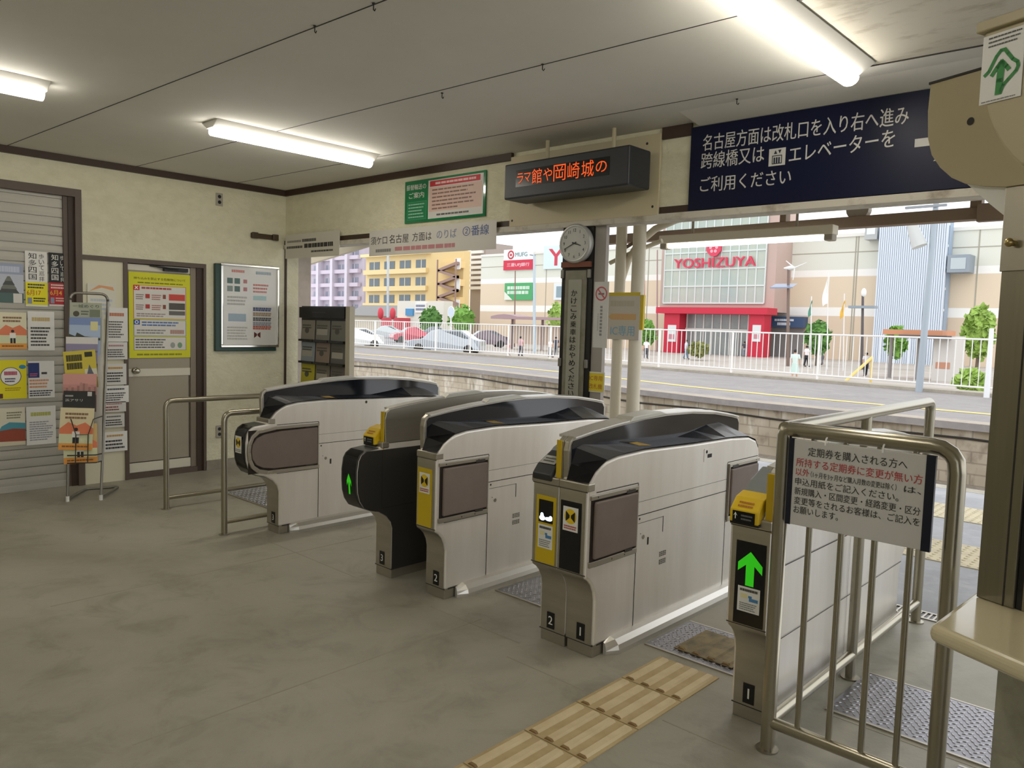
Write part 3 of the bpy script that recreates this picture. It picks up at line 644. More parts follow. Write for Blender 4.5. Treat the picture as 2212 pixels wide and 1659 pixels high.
sheet('poster', 'tall black and red pilgrimage poster beside the yellow one', 'poster', SH, (104, 545, 146, 662), pilgrim(0))
G1 = 'leaflet pages taped in pairs on the shutter'
sheet('leaflet_page', 'illustrated page with a standing figure and an orange foot, on the shutter', 'leaflet page', SH, (-4, 674, 58, 754), cover, pc('e6dfc0'), G1)
sheet('leaflet_page', 'white text page right of the page with the standing figure', 'leaflet page', SH, (59, 672, 118, 757), textpage('c9b27a', '4a4a4c'), None, G1)
sheet('leaflet_page', 'bright yellow page with a white disc, on the shutter', 'leaflet page', SH, (-3, 778, 58, 860), yellowpage, pc('e6da16'), G1)
sheet('leaflet_page', 'white page with a dark blue block, right of the yellow page', 'leaflet page', SH, (60, 780, 118, 858), blockpage, None, G1)
sheet('leaflet_page', 'landscape page with blue water over red earth, lowest on the shutter', 'leaflet page', SH, (-4, 882, 55, 960), sea, pc('ddd8c4'), G1)
sheet('leaflet_page', 'pale grey timetable page right of the landscape page', 'leaflet page', SH, (56, 879, 121, 957), textpage('b8bb60', '9a9ca8', 9, 5), None, G1)
# column of notices on the cream board beside the door
G2 = 'paper notices in a column beside the door'
LB = Fr((XL+.002, 0, 0), (0, 1, 0), (0, 0, 1))
for i, (px, c1, c2, n, lab) in enumerate((
    ((228, 664, 275, 738), 'c07a5a', '5a5a58', 7, 'topmost paper notice, with an orange heading, in the column beside the door'),
    ((226, 739, 274, 776), 'b88a90', '4a4a4c', 4, 'paper notice with a pinkish heading, second from the top beside the door'),
    ((225, 786, 272, 830), 'c99a50', '3a3a3c', 4, 'paper notice with a yellow-orange heading at door-knob height'),
    ((222, 834, 277, 868), '55555a', '4a4a4c', 4, 'wide white notice just below door-knob height, its edge curling'),
    ((221, 869, 271, 888), 'b0605a', '8a4a44', 2, 'short paper strip with red print in the notice column'),
    ((222, 895, 268, 921), '6a6a6a', '3c3c3e', 3, 'small plain notice, second from the bottom of the column'),
    ((221, 934, 274, 972), 'c8a060', '3a3a3c', 3, 'lowest notice of the column, white and shiny'))):
    sheet('notice', lab, 'notice', LB, px, textpage(c1, c2, n, i+11), pc('dedcd6' if i not in (3, 6) else 'efeeea'), G2, d=.012 if px[2] > 266 else .001)
sheet('poster', 'faded poster with an orange streak, behind the wire rack', 'poster', LB, (188, 612, 250, 690), lambda g, f, w, h, M: (g.poly(f, [(w*.05, h*.78), (w*.5, h*.9), (w*.95, h*.82), (w*.9, h*.93), (w*.4, h*.97)], .0008, M('dba070')), g.lines(f, w*.1, w*.9, h*.6, h*.1, 4, M('b9c3cc'), .0008)), pc('d8d6c4'))
def danger(g, f, w, h, M):
    g.text(f, '持ち込みを禁止する危険物について', w*.5, h*.915, h*.03, M('2a2a12'), .001, w*.84, .01, 'c'); g.lines(f, w*.14, w*.9, h*.895, h*.865, 1, M('6a6a20'), .001, .4)
    p = M('dcd9d0')
    for v0, v1, c in ((.46, .85, 'c86a60'), (.26, .45, '6a86b4'), (.09, .25, '8a8a86')):
        g.rect(f, w*.07, h*v0, w*.93, h*v1, .0006, M(c)); g.rect(f, w*.08, h*(v0+.005), w*.92, h*(v1-.005), .0009, p)
    g.rect(f, w*.07, h*.79, w*.17, h*.85, .0014, M('c8352e')); g.text(f, '×', w*.12, h*.8, h*.04, M('f2efe8'), .002, None, .03, 'c'); g.lines(f, w*.2, w*.7, h*.84, h*.8, 1, M('b0483f'), .0014)
    for v in (.7, .58):
        g.lines(f, w*.11, w*.24, h*(v+.05), h*(v-.02), 3, M('8c7a74'), .0014); g.rect(f, w*.26, h*v, w*.33, h*(v+.05), .0014, M('b23e36')); g.lines(f, w*.36, w*.52, h*(v+.05), h*(v-.02), 3, M('b0706a'), .0014); g.rect(f, w*.54, h*v, w*.59, h*(v+.05), .0014, M('8c4a3a'))
    g.rect(f, w*.64, h*.685, w*.91, h*.76, .0014, M('cf4a3c')); g.rect(f, w*.64, h*.575, w*.91, h*.655, .0014, M('55524c')); g.rect(f, w*.64, h*.51, w*.91, h*.56, .0014, M('6a6660'))
    g.lines(f, w*.12, w*.6, h*.53, h*.48, 2, M('9a8a84'), .0014)
    g.rect(f, w*.07, h*.39, w*.17, h*.45, .0014, M('2f55a0')); g.ring(f, w*.12, h*.42, w*.018, w*.03, .002, 16, M('e8e8e8')); g.lines(f, w*.2, w*.82, h*.435, h*.37, 2, M('5a78ac'), .0014); g.lines(f, w*.12, w*.6, h*.34, h*.28, 2, M('8a8a8a'), .0014); g.lines(f, w*.66, w*.9, h*.34, h*.28, 1, M('b08a80'), .0014, .8)
    g.lines(f, w*.1, w*.6, h*.23, h*.11, 4, M('6a6a68'), .0014); g.disc(f, w*.7, h*.15, w*.04, .0014, 14, M('9aa09a'), h*.035); g.disc(f, w*.82, h*.15, w*.04, .0014, 14, M('7aa080'), h*.035)
    g.lines(f, w*.12, w*.88, h*.06, h*.02, 1, M('8a8a20'), .001, .5)
DF = Fr((XL-.023, 0, 0), (0, 1, 0), (0, 0, 1))
sheet('poster', 'large yellow poster about forbidden dangerous goods, on the grey door', 'poster', DF, (277, 586, 411, 772), danger, pc('d9d71c'), d=.001)
# framed notice case on the wall
t = thing('notice_case', 'green-backed glazed notice case with a chrome frame, on the wall right of the door', 'notice case', (XL, 3.78, 1.16))
u0, u1, v0, v1 = 3.47, 4.095, 1.17, 2.005
GRN = mat('case_green', '1f4038', .35)
g = G(); g.fbox(LW, u0-.02, u1, v0-.012, v1-.005, .001, .045); g.build('case', GRN, t, .006)
g = G()
for a in ((u0+.03, u1+.02, v0+.025, v0+.05), (u0+.03, u1+.02, v1-.02, v1+.005), (u0+.03, u0+.05, v0+.05, v1-.02), (u1, u1+.02, v0+.05, v1-.02)): g.fbox(LW, *a, .04, .062)
g.build('frame', mat('chrome', 'd8d5cc', .12, 1), t, .005)
f = Fr(LW.p(u0+.05, v0+.05, .046), LW.x, LW.y); w, h = u1-u0-.05, v1-v0-.07
g = G(); mm = [mat('case_paper', 'd8d6cf', .2, coat=.4)]
def M(c):
    m = pc(c)
    if m not in mm: mm.append(m)
    return mm.index(m)
g.rect(f, 0, 0, w, h, .0003, 0)
g.lines(f, w*.16, w*.4, h*.97, h*.91, 1, M('cc8a80'), .0008); g.lines(f, w*.6, w*.9, h*.97, h*.9, 1, M('a8b8c0'), .0008)
for i in range(2):
    for j in range(2): g.rect(f, w*(.08+.13*i), h*(.68+.1*j), w*(.18+.13*i), h*(.75+.1*j), .0008, M('5f7a76' if i+j else '8a9a94'))
    g.rect(f, w*.37, h*(.69+.1*i), w*.44, h*(.74+.1*i), .0008, M('c08888'))
g.lines(f, w*.08, w*.45, h*.63, h*.5, 3, M('b5b5ae'), .0008); g.rect(f, w*.1, h*.3, w*.42, h*.4, .0008, M('a8bccb')); g.lines(f, w*.08, w*.46, h*.24, h*.06, 5, M('bdbcb5'), .0008)
g.lines(f, w*.55, w*.85, h*.8, h*.67, 3, M('cf8a84'), .0008); g.rect(f, w*.55, h*.58, w*.8, h*.64, .0008, M('b4d0d2'))
for v, c in ((.44, '40507a'), (.375, 'a08a70'), (.31, '55585f'), (.25, '8a8f9a'), (.2, 'b4604f')): g.lines(f, w*.55, w*.9, h*(v+.05), h*v, 2, M(c), .0008, .9, .1)
for q in (-1, 1): g.poly(f, [(w*.63+q*.003, h*.12), (w*.63+q*w*.06, h*.09), (w*.63+q*w*.06, h*.17), (w*.63+q*.003, h*.145)], .001, M('5a2420'))
g.build('notices', mm, t)
for lab, px, py in (('wall socket high on the cream wall near the ceiling', 473, 431), ('wall socket low on the wall behind the handrail', 473, 932)):
    u, v = L(px, py); f = Fr(LW.p(u, v), LW.x, LW.y); t = thing('wall_socket', lab, 'socket', tuple(LW.p(u, v, .0)), 'wall sockets')
    g = G(); g.fbox(f, -.035, .035, -.06, .06, 0, .012); g.build('plate', mat('socket_grey', 'a8a294', .5), t, .004)
    g = G(); g.disc(f, 0, .026, .017, .0125, 16); g.disc(f, 0, -.026, .017, .0125, 16); g.build('outlet', BLACK, t)
g = G(); u0, v0 = L(541, 508); u1, v1 = L(597, 511)
g.fbox(LW, u0, u1, v0-.025, v0+.025, .0, .02); g.fbox(LW, u0, u0+.06, v0-.03, v0+.03, .02, .05); g.fbox(LW, u1-.06, u1, v0-.03, v0+.03, .02, .05)
tag(g.build('bracket', mat('bracket_brown', '4a3a28', .5), None, .005), 'short dark brown bracket on the wall above the notice case', 'bracket')
# ================================================================== wire leaflet rack
rk = thing('leaflet_rack', 'chrome wire leaflet rack standing before the shutter', 'leaflet rack', (-6.7, 2.1, 0))
RW = mat('rack_wire', '8f8b82', .3, .8)
f0 = Vector(at(146, 1080, 'z', .012)); f1 = Vector(at(218, 1077, 'z', .012)); b0 = Vector(at(186, 1056, 'z', .012)); b1 = Vector(at(256, 1051, 'z', .012))
tp0 = Vector(at(152, 668, 'x', -6.77)); tp1 = Vector(at(233, 668, 'x', -6.77)); tp0.z = tp1.z = 1.545
h0 = tp0+Vector((0, .0, .105)); h1 = tp1+Vector((0, 0, .105))
g = G(); g.tube([f0, tp0, h0, h1, tp1, f1], .011, 10, bend=.06); g.build('frame', RW, rk)
g = G(); g.tube([f0+Vector((0, 0, .01)), b0, b1, f1+Vector((0, 0, .01))], .010, 10, bend=.03); g.build('foot_loop', RW, rk)
for q in (f0, f1):
    g = G(); g.cyl(q+Vector((0, 0, -.012)), q+Vector((0, 0, .03)), .014, 10); g.build('rubber_foot', PAPER, rk)
RF = Fr(f0+(tp0-f0)*0, (f1-f0), (tp0-f0)); rw = (f1-f0).length; RF.y = (tp0-f0).normalized(); RF.n = RF.x.cross(RF.y).normalized()
g = G(); g.fbox(RF, .01, rw+.0, .3, 1.5, -.012, -.006); g.build('back_panel', mat('rack_back', 'd0cec4', .6), rk)
WD = mat('wire_dark', '4a4640', .4, .6)
for v in (.30, .36):
    g = G(); g.tube([RF.p(0, v, 0), RF.p(.02, v, .13), RF.p(rw-.02, v, .13), RF.p(rw, v, 0)], .005, 6); g.build('pocket_wire', WD, rk)
g = G(); g.tube([RF.p(.0, .66, .0), RF.p(.04, .64, .125), RF.p(.075, .52, .125), RF.p(.16, .52, .125), RF.p(.195, .64, .125), RF.p(rw, .66, .0)], .004, 6)
g.build('pocket_wire', WD, rk)
for u in (.075, .16):
    g = G(); g.tube([RF.p(u, .52, .125), RF.p(u, .30, .13)], .004, 6); g.build('pocket_wire', WD, rk)
G3 = 'brochures in the wire leaflet rack'
def broch(label, vt, u, rot, d, w, h, base, build):
    c, s_ = math.cos(rot), math.sin(rot); X_ = RF.x*c+RF.y*s_; Y_ = RF.y*c-RF.x*s_
    o = RF.p(u, vt, d)-Y_*h; f = Fr(o, X_, Y_); g = G(); g.fbox(f, 0, w, 0, h, -.008, 0, 0); mats = [pc(base)]
    def M(m):
        m = pc(m)
        if m not in mats: mats.append(m)
        return mats.index(m)
    build(g, f, w, h, M); tag(g.build('brochure', mats), label, 'brochure', G3)
def b1_(g, f, w, h, M): g.text(f, '一城めぐり', w*.5, h*.86, h*.09, M('3f453a'), .001, w*.82, .02, 'c'); g.disc(f, w*.2, h*.7, w*.1, .001, 14, M('4f4a3a')); g.rect(f, w*.62, h*.62, w*.95, h*.82, .001, M('77806a')); g.lines(f, w*.35, w*.6, h*.8, h*.66, 2, M('6b7062'), .001)
def b2_(g, f, w, h, M):
    g.rect(f, 0, h*.8, w, h, .0006, M('7d92c2')); g.rect(f, 0, h*.5, w, h*.8, .0005, M('a9bcd6')); g.poly(f, [(0, h*.4), (w, h*.4), (w, h*.46), (w*.5, h*.5), (w*.25, h*.6), (w*.2, h*.5), (0, h*.56)], .001, M('3c443a')); g.rect(f, w*.68, h*.66, w*.92, h*.9, .001, M('d8d29a'))
def b3_(g, f, w, h, M): g.rect(f, 0, h*.3, w, h*.82, .0006, M('8d88a6')); g.rect(f, 0, 0, w, h*.3, .0006, M('3d4148')); g.rect(f, w*.2, h*.6, w, h*.64, .001, M('6a6684'))
def b4_(g, f, w, h, M):
    g.rect(f, w*.62, 0, w, h*.5, .0006, M('d8d6c2')); g.lines(f, w*.08, w*.58, h*.92, h*.5, 2, M('4a4416'), .001, .8, .1); g.rect(f, w*.66, h*.82, w*.9, h*.95, .001, M('33321c')); g.poly(f, [(w*.66, h*.3), (w*.78, h*.62), (w*.92, h*.3)], .001, M('5c6470')); g.rect(f, w*.0, 0, w, h*.28, .0008, M('8f8a4a'))
def b5_(g, f, w, h, M):
    g.rect(f, 0, h*.72, w, h, .0006, M('d39a92')); rn = random.Random(4)
    for i in range(12): g.rect(f, w*i/12, h*.4, w*(i+.9)/12, h*rn.uniform(.62, .78), .001, M('a3746c' if i % 2 else 'b88a80'))
    g.rect(f, 0, 0, w, h*.45, .0012, M('5a4e4a'))
def b6_(g, f, w, h, M): g.text(f, '浜アサリ', w*.06, h*.7, h*.08, M('cfcfc8'), .001, w*.55, .01); g.lines(f, w*.06, w*.32, h*.9, h*.82, 1, M('a9a9a2'), .001); g.rect(f, w*.76, h*.86, w*.9, h*.98, .001, M('c8c8c4')); g.rect(f, 0, h*.2, w, h*.55, .0006, M('3b3a33'))
def b7_(g, f, w, h, M):
    cover(g, f, w, h, M)
broch('grey-green brochure with a black title, topmost in the wire rack', 1.567, .0, 0, .014, .225, .30, 'a9ae9c', b1_)
broch('brochure with a blue sky photograph, second in the wire rack', 1.447, .0, 0, .03, .22, .30, '9fb2cf', b2_)
broch('brochure with a white top and violet hills, under the blue sky one', 1.29, -.018, .0, .046, .225, .30, 'd6d3cf', b3_)
broch('yellow and black brochure sitting askew in the wire rack', 1.17, -.035, .10, .064, .225, .30, 'cdbd45', b4_)
broch('pink brochure with a town skyline in the wire rack', .998, -.028, 0, .08, .235, .30, 'c98f88', b5_)
broch('black brochure with white lettering in the wire rack', .865, -.02, -.02, .095, .22, .28, '2c2c2a', b6_)
broch('cream brochure with a standing figure, held by the lowest wires', .735, -.035, -.04, .112, .235, .33, 'e3d7b0', b7_)
broch('second cream and orange brochure drooping at the foot of the rack', .60, -.02, .03, .1, .235, .31, 'd9b878', b7_)
# ================================================================== twin handrails left of the gates
def loop_rail(x, ylen, label):
    t = thing('handrail', label, 'handrail', (x, Y0-.28, 0), 'low handrails beside the rounded gate')
    y = 2.465; g = G(); g.tube([(x, y, 0), (x, y, .84), (x, y+ylen, .84), (x, y+ylen, 0)], .021, 12, bend=.06); g.build('tube_frame', TUBEST, t)
    g = G(); g.cyl((x, y, .085), (x, y+ylen, .085), .016, 12); g.build('lower_rail', TUBEST, t)
    for q in (y, y+ylen):
        g = G(); g.cyl((x, q, 0), (x, q, .004), .036, 16); g.build('base_plate', STEEL_D, t)
loop_rail(-5.93, 1.75, 'stainless handrail loop nearer the door')
loop_rail(-4.985, 1.75, 'stainless handrail loop tight beside the rounded gate')
# ================================================================== barrier with the season-ticket board
t = thing('barrier', 'tall stainless barrier with thin balusters, beside the right-hand gate', 'barrier', (-.86, 2.7, 0))
xs, ys, zt = -1.125, 2.6, 1.165
g = G(); g.tube([(-.585, ys, 0), (-.585, ys, zt-.075), (-.59, ys, zt-.04), (-.605, ys, zt-.018), (-.63, ys, zt-.004), (-.66, ys, zt), (xs+.02, ys, zt), (xs+.006, ys, zt-.006), (xs, ys, zt-.02), (xs, ys, .0)], .0255, 14); g.build('front_frame', TUBEST, t)
g = G(); g.tube([(xs, ys, zt), (xs, 4.36, zt), (xs, 4.36, 0)], .0245, 14, bend=.05); g.build('side_rail', TUBEST, t)
g = G(); g.cyl((xs, 3.42, 0), (xs, 3.42, zt), .022, 12); g.build('post', TUBEST, t)
g = G(); g.cyl((xs, ys, .105), (-.585, ys, .105), .021, 12); g.build('bottom_rail', TUBEST, t)
g = G(); g.cyl((xs, ys, .105), (xs, 4.36, .105), .021, 12); g.build('bottom_rail', TUBEST, t)
for x in (-1.02, -.913, -.807, -.70):
    g = G(); g.cyl((x, ys, .105), (x, ys, zt), .0105, 10); g.build('baluster', TUBEST, t)
for x, y in ((xs, ys), (-.585, ys), (xs, 3.42), (xs, 4.36)):
    g = G(); g.cyl((x, y, 0), (x, y, .006), .04, 16); g.build('base_plate', STEEL_D, t)
t = thing('notice_board', 'white season-ticket notice board with dark ends, strapped to the stainless barrier', 'notice board', (-.863, 2.56, .84))
f = Fr((-1.09, 2.565, .843), (1, 0, 0), (0, 0, 1)); w, h = .452, .295
g = G(); g.fbox(f, 0, w, 0, h, -.012, 0); g.build('board', mat('board_white', 'c9c7c0', .4), t, .002)
g = G(); g.fbox(f, -.002, .016, -.001, h+.001, -.014, .002); g.build('end_strip', mat('strip_navy', '14182a', .3), t)
g = G(); g.fbox(f, w-.024, w+.002, -.001, h+.001, -.014, .002); g.build('end_strip', mat('strip_navy', '14182a', .3), t)
K, R_ = 0, 1; g = G()
def row(v, parts):
    for s_, u, ww, hh, m in parts: g.text(f, s_, u, v, hh, m, .0012, ww, .012)
row(.243, [('定期券を購入される方へ', .065, .31, .03, K)])
row(.203, [('所持する定期券に変更が無い方', .026, .395, .03, R_)])
row(.172, [('以外', .026, .047, .026, R_), ('（1ヶ月を3ヶ月など購入月数の変更は除く）', .078, .27, .021, K), ('は、', .37, .05, .02, K)])
row(.139, [('申込用紙をご記入ください。', .026, .33, .026, K)])
row(.106, [('新規購入・区間変更・経路変更・区分', .026, .395, .026, K)])
row(.073, [('変更等をされるお客様は、ご記入を', .026, .395, .026, K)])
row(.042, [('お願いします。', .026, .15, .025, K)])
g.build('lettering', [pc('33312e'), pc('b83a3c')], t)
for u in (.12, .3):
    g = G(); g.tube([f.p(u, h-.01, .001), f.p(u, h+.012, -.006), f.p(u, h+.04, -.062)], .003, 6); g.build('strap', WHITE, t)
# ================================================================== ticket-office counter, column, shutter drum
cpoly = [(-.515, 2.12), (1.4, 1.19), (1.4, 1.72), (-.40, 2.50), (-.495, 2.53)]
g = G(); g.prism(cpoly, 'z', .729, .775); o = g.build('counter_top', mat('counter_cream', 'd2c7a4', .16, coat=.3), None, .018, 4)
tag(o, 'cream rounded counter top under the steel column', 'counter top')
t = thing('steel_column', 'brushed steel column standing on the cream counter', 'column', tuple(OF.p(.05, .775, -.04)))
g = G(); g.fbox(OF, 0, .1, .776, 1.91, -.08, -.0); g.build('shaft', mat('column_steel', '8f8a78', .3, .85, noise=(5, '857f6e', .3, .7, (8, 8, .3))), t, .003)
g = G(); g.fbox(OF, -.002, .072, 1.68, 1.905, -.0, .006); g.build('cover_plate', STEEL_D, t, .002)
g = G(); u, v = on(OF, 2193, 525); g.cyl(OF.p(u, v, .0), OF.p(u, v, .022), .009, 12); g.ball(OF.p(u, v, .026), .012); g.build('knob', mat('brass', 'b3a06a', .3, .9), t)
g = G(); g.fbox(OF, .072, .076, .776, 1.6, 0, .0012); g.build('seam', SEAM, t)
t = thing('shutter_drum', 'large beige shutter drum housing with a green arrow notice, above the steel column', 'shutter housing', tuple(OF.p(.1, 1.9)))
OP = Fr(OF.p(0, 0, .012), OF.x, OF.y); ON = Fr(OF.p(0, 0, .36), OF.x, OF.y)
DRUM = mat('drum_beige', 'b3a785', .45, noise=(2, 'b0a47f', .3, .7))
pts = [on(OP, *p) for p in ((2010, 182), (2004, 240), (2004, 300), (2012, 335), (2030, 362), (2055, 384), (2085, 397), (2120, 402), (2172, 404))]
top = pts[0][1]; pts += [(1.2, pts[-1][1]), (1.2, top)]
g = G(); g.fprism(OP, pts, -.012, 0); g.build('end_plate', DRUM, t, .002)
g = G(); g.fbox(OP, pts[0][0]-.004, 1.2, top-.001, top+.006, -.03, .002); u, v = on(OP, 2097, 262); g.disc(OP, u, v, .011, .001, 14); g.build('screw', SEAM, t)
npx = [(2126, 70), (2125, 150), (2127, 215), (2136, 255), (2150, 290), (2165, 315), (2185, 340), (2205, 358)]
pn = [on(ON, *p) for p in npx]; topn = pn[0][1]; pn += [(1.0, pn[-1][1]-.01), (1.0, topn)]
g = G(); g.fprism(ON, pn, -.348, 0); g.build('drum_cover', DRUM, t, .006)
gp = [on(OP, *p) for p in ((2080, 396), (2176, 402), (2172, 474), (2130, 440))]; g = G(); g.fprism(OP, gp, -.03, -.018); g.build('gusset_plate', WHITE, t)
g = G(); g.fbox(ON, pn[0][0]-.012, 1.0, topn-.002, topn+.022, -.36, .012); g.build('top_ledge', DRUM, t, .003)
def greenarrow(g, f, w, h, M):
    k = M('2f8a3c'); g.lines(f, w*.14, w*.95, h*.98, h*.80, 3, M('55524d'), .001, .35, .15)
    def stroke(P_, r):
        for a, b in zip(P_, P_[1:]):
            a = Vector((a[0]*w, a[1]*h)); b = Vector((b[0]*w, b[1]*h)); n = Vector((-(b-a).y, (b-a).x)).normalized()*r*w
            e = (b-a).normalized()*r*w*.5; g.poly(f, [tuple(a-n-e), tuple(b-n+e), tuple(b+n+e), tuple(a+n-e)], .0012, k)
    stroke([(.1, .42), (.2, .47), (.36, .66), (.46, .73), (.56, .73), (.64, .66), (.76, .56), (.88, .5), (.9, .44), (.86, .38), (.68, .28), (.58, .22), (.52, .13)], .042)
    stroke([(.28, .4), (.40, .50), (.50, .57), (.62, .48), (.68, .43)], .05); stroke([(.5, .54), (.48, .3), (.47, .12)], .085)
    g.lines(f, w*.06, w*.9, h*.05, h*.01, 1, M('8a8780'), .001, .4, .1)
sheet('notice', 'white notice with a green hand-drawn arrow, on the shutter drum', 'notice', ON, (2127, 82, 2206, 207), greenarrow, d=.001)
# ================================================================== header signs
def F_px(px, py): return on(FW, px, py)
def furikae(g, f, w, h, M):
    g.rect(f, w*.31, h*.06, w*.975, h*.95, .0008, M('d9d8d2')); g.rect(f, w*.33, h*.8, w*.94, h*.93, .0012, M('c8303a')); g.lines(f, w*.4, w*.9, h*.9, h*.83, 1, M('e8c8c4'), .0016, .7, .1)
    g.rect(f, w*.32, h*.22, w*.96, h*.78, .0011, M('dcbfb0')); g.lines(f, w*.36, w*.9, h*.76, h*.24, 6, M('8a6a60'), .0016, .4, .45); g.lines(f, w*.42, w*.82, h*.18, h*.1, 1, M('5a5a58'), .0016, .5, .1)
    k = M('e4e8e2'); g.text(f, '振替輸送の', w*.15, h*.78, h*.13, k, .0012, w*.26, .012, 'c'); g.text(f, 'ご案内', w*.155, h*.58, h*.14, k, .0012, w*.2, .012, 'c')
    g.rect(f, w*.03, h*.07, w*.29, h*.5, .0009, M('4fa377')); g.rect(f, w*.034, h*.08, w*.286, h*.49, .0011, M('0f7d4c')); g.lines(f, w*.05, w*.27, h*.47, h*.1, 5, M('9cc8b0'), .0016, .4, .2)
sheet('sign', 'green-bordered transfer-service sign on the header wall', 'sign', FW, (878, 394, 1050, 467), furikae, mat('sign_green', '0c7a48', .12, coat=.6), d=.001, thick=.012)
t = thing('mounting_panel', 'plain beige panel behind the orange display', 'panel', (-3.36, YF, 2.25))
g = G(); MA, MB_ = on(FW, 1108, 410)[0], on(FW, 1430, 370)[0]; g.fbox(FW, MA, MB_, 2.235, 2.755, .012, .032); g.build('board', BEIGE, t, .003)
g = G()
for u, v in ((MA+.03, 2.28), (MB_-.04, 2.29), (MB_-.1, 2.70)): g.disc(FW, u, v, .009, .0335, 10)
g.build('screw', SEAM, t)
t = thing('led_display', 'dark box display with orange moving letters, over the gates', 'display', (-3.36, 4.13, 2.38))
CASE = mat('display_case', '2c2e33', .45)
g = G(); g.box(-3.90, -2.825, 4.02, 4.26, 2.385, 2.632); g.build('case', CASE, t, .012, 3)
DFm = Fr((0, 4.02, 0), (1, 0, 0), (0, 0, 1)); u0, v1 = on(DFm, 1115, 366); u1, v0 = on(DFm, 1318, 376)
u0, u1, v0, v1 = -3.785, -2.975, 2.462, 2.578
g = G(); g.rect(DFm, u0, v0, u1, v1, .002); g.build('screen', mat('screen_black', '050505', .2), t)
g = G(); x = u0+.015
for ch, ww, hh in (('ラ', .062, .07), ('マ', .068, .062), ('館', .1, .1), ('や', .085, .085), ('岡', .115, .108), ('崎', .11, .108), ('城', .11, .105), ('の', .095, .07)):
    g.text(DFm, ch, x, (v0+v1)/2-hh/2, hh, 0, .004, ww*.92); x += ww*1.06
g.build('lettering', mat('led_orange', 'ff7a2a', .5, emit=('ff4a10', .45)), t)
for x in (-3.62, -3.05):
    g = G(); g.cyl((x, 4.16, 2.625), (x, 4.16, ZC), .014, 10); g.build('hanger', BEIGE, t)
t = thing('platform_sign', 'wide navy sign with white lettering about platform directions', 'sign', (-1.5, YF, 2.24))
g = G(); SL = on(FW, 1495, 360)[0]; g.fbox(FW, SL, .55, 2.243, 2.757, .002, .03); g.build('board', NAVY, t, .002)
NF = wall_frame(.03); N_ = lambda px, py: on(NF, px, py); g = G()
def sline(s_, x0, y0, x1, y1, hpx):
    a = N_(x0, y0); b = N_(x1, y1); f2 = Fr(NF.p(*a), NF.x*(b[0]-a[0])+NF.y*(b[1]-a[1]), NF.y); g.text(f2, s_, 0, 0, hpx, 0, .0015, math.hypot(b[0]-a[0], b[1]-a[1]), .014)
sline('名古屋方面は改札口を入り右へ進み', 1518, 327, 1962, 268, .098)
sline('跨線橋又は', 1514, 366, 1650, 350, .098); sline('エレベーターを', 1704, 352, 1932, 316, .092); sline('ご利用ください', 1512, 416, 1708, 398, .092)
a = N_(1976, 310); g.rect(NF, a[0], a[1]-.02, -.9, a[1]+.022, .0015, 0); a = N_(2016, 346); g.poly(NF, [(a[0], a[1]-.005), (a[0]+.3, a[1]+.33), (a[0]+.36, a[1]+.27), (a[0]+.14, a[1]+.0)], .0015, 0)
g.build('lettering', pc('c9c8c2'), t)
a = N_(1660, 360); b = N_(1698, 318); g = G(); g.rect(NF, a[0], a[1], b[0], b[1], .0015, 0); w = b[0]-a[0]; h = b[1]-a[1]
f2 = Fr(NF.p(a[0], a[1], .0016), NF.x, NF.y); g.rect(f2, w*.2, h*.1, w*.8, h*.6, .0005, 1); g.rect(f2, w*.25, h*.15, w*.75, h*.55, .001, 0)
for i in range(3): g.rect(f2, w*(.3+.14*i), h*.15, w*(.4+.14*i), h*.48, .0014, 1)
g.poly(f2, [(w*.3, h*.68), (w*.5, h*.68), (w*.4, h*.9)], .001, 1); g.poly(f2, [(w*.55, h*.9), (w*.75, h*.9), (w*.65, h*.68)], .001, 1); g.build('elevator_pictogram', [pc('c9c8c2'), pc('151a30')], t)
BF = wall_frame(.045)
def banner(g, f, w, h, M):
    k = M('3d4040'); b = M('4a6296'); g.text(f, '須ケ口', w*.015, h*.44, h*.32, k, .001, w*.145, .012); g.text(f, '名古屋', w*.18, h*.45, h*.34, k, .001, w*.165, .012); g.text(f, '方面は', w*.375, h*.47, h*.33, k, .001, w*.155, .012)
    g.text(f, 'のりば', w*.57, h*.5, h*.32, M('7f8ca8'), .001, w*.15, .012); g.text(f, '②番線', w*.765, h*.52, h*.36, b, .001, w*.185, .016); g.lines(f, w*.06, w*.2, h*.3, h*.1, 1, M('8a8a86'), .001, .6); g.lines(f, w*.23, w*.72, h*.34, h*.12, 1, M('c08488'), .001, .7, .1)
sheet('banner', 'long white paper banner with black and blue lettering, hanging below the header', 'banner', BF, (799, 500, 1072, 538), banner, pc('d4d0c8'), d=.002)
def small(g, f, w, h, M):
    g.lines(f, w*.04, w*.32, h*.8, h*.62, 1, M('8e8a88'), .001, .5); g.lines(f, w*.33, w*.6, h*.82, h*.62, 1, M('5a5858'), .001, .6); g.lines(f, w*.03, w*.34, h*.55, h*.38, 1, M('55534f'), .001, .6, .05); g.lines(f, w*.37, w*.9, h*.6, h*.38, 1, M('2f2e2c'), .001, .8, .05); g.lines(f, w*.5, w*.9, h*.3, h*.18, 1, M('4a4a48'), .001, .6, .1)
sheet('sign', 'small white sign with black print in the corner below the header', 'sign', BF, (618, 509, 734, 552), small, pc('d2cec0'), d=.002, thick=.006)
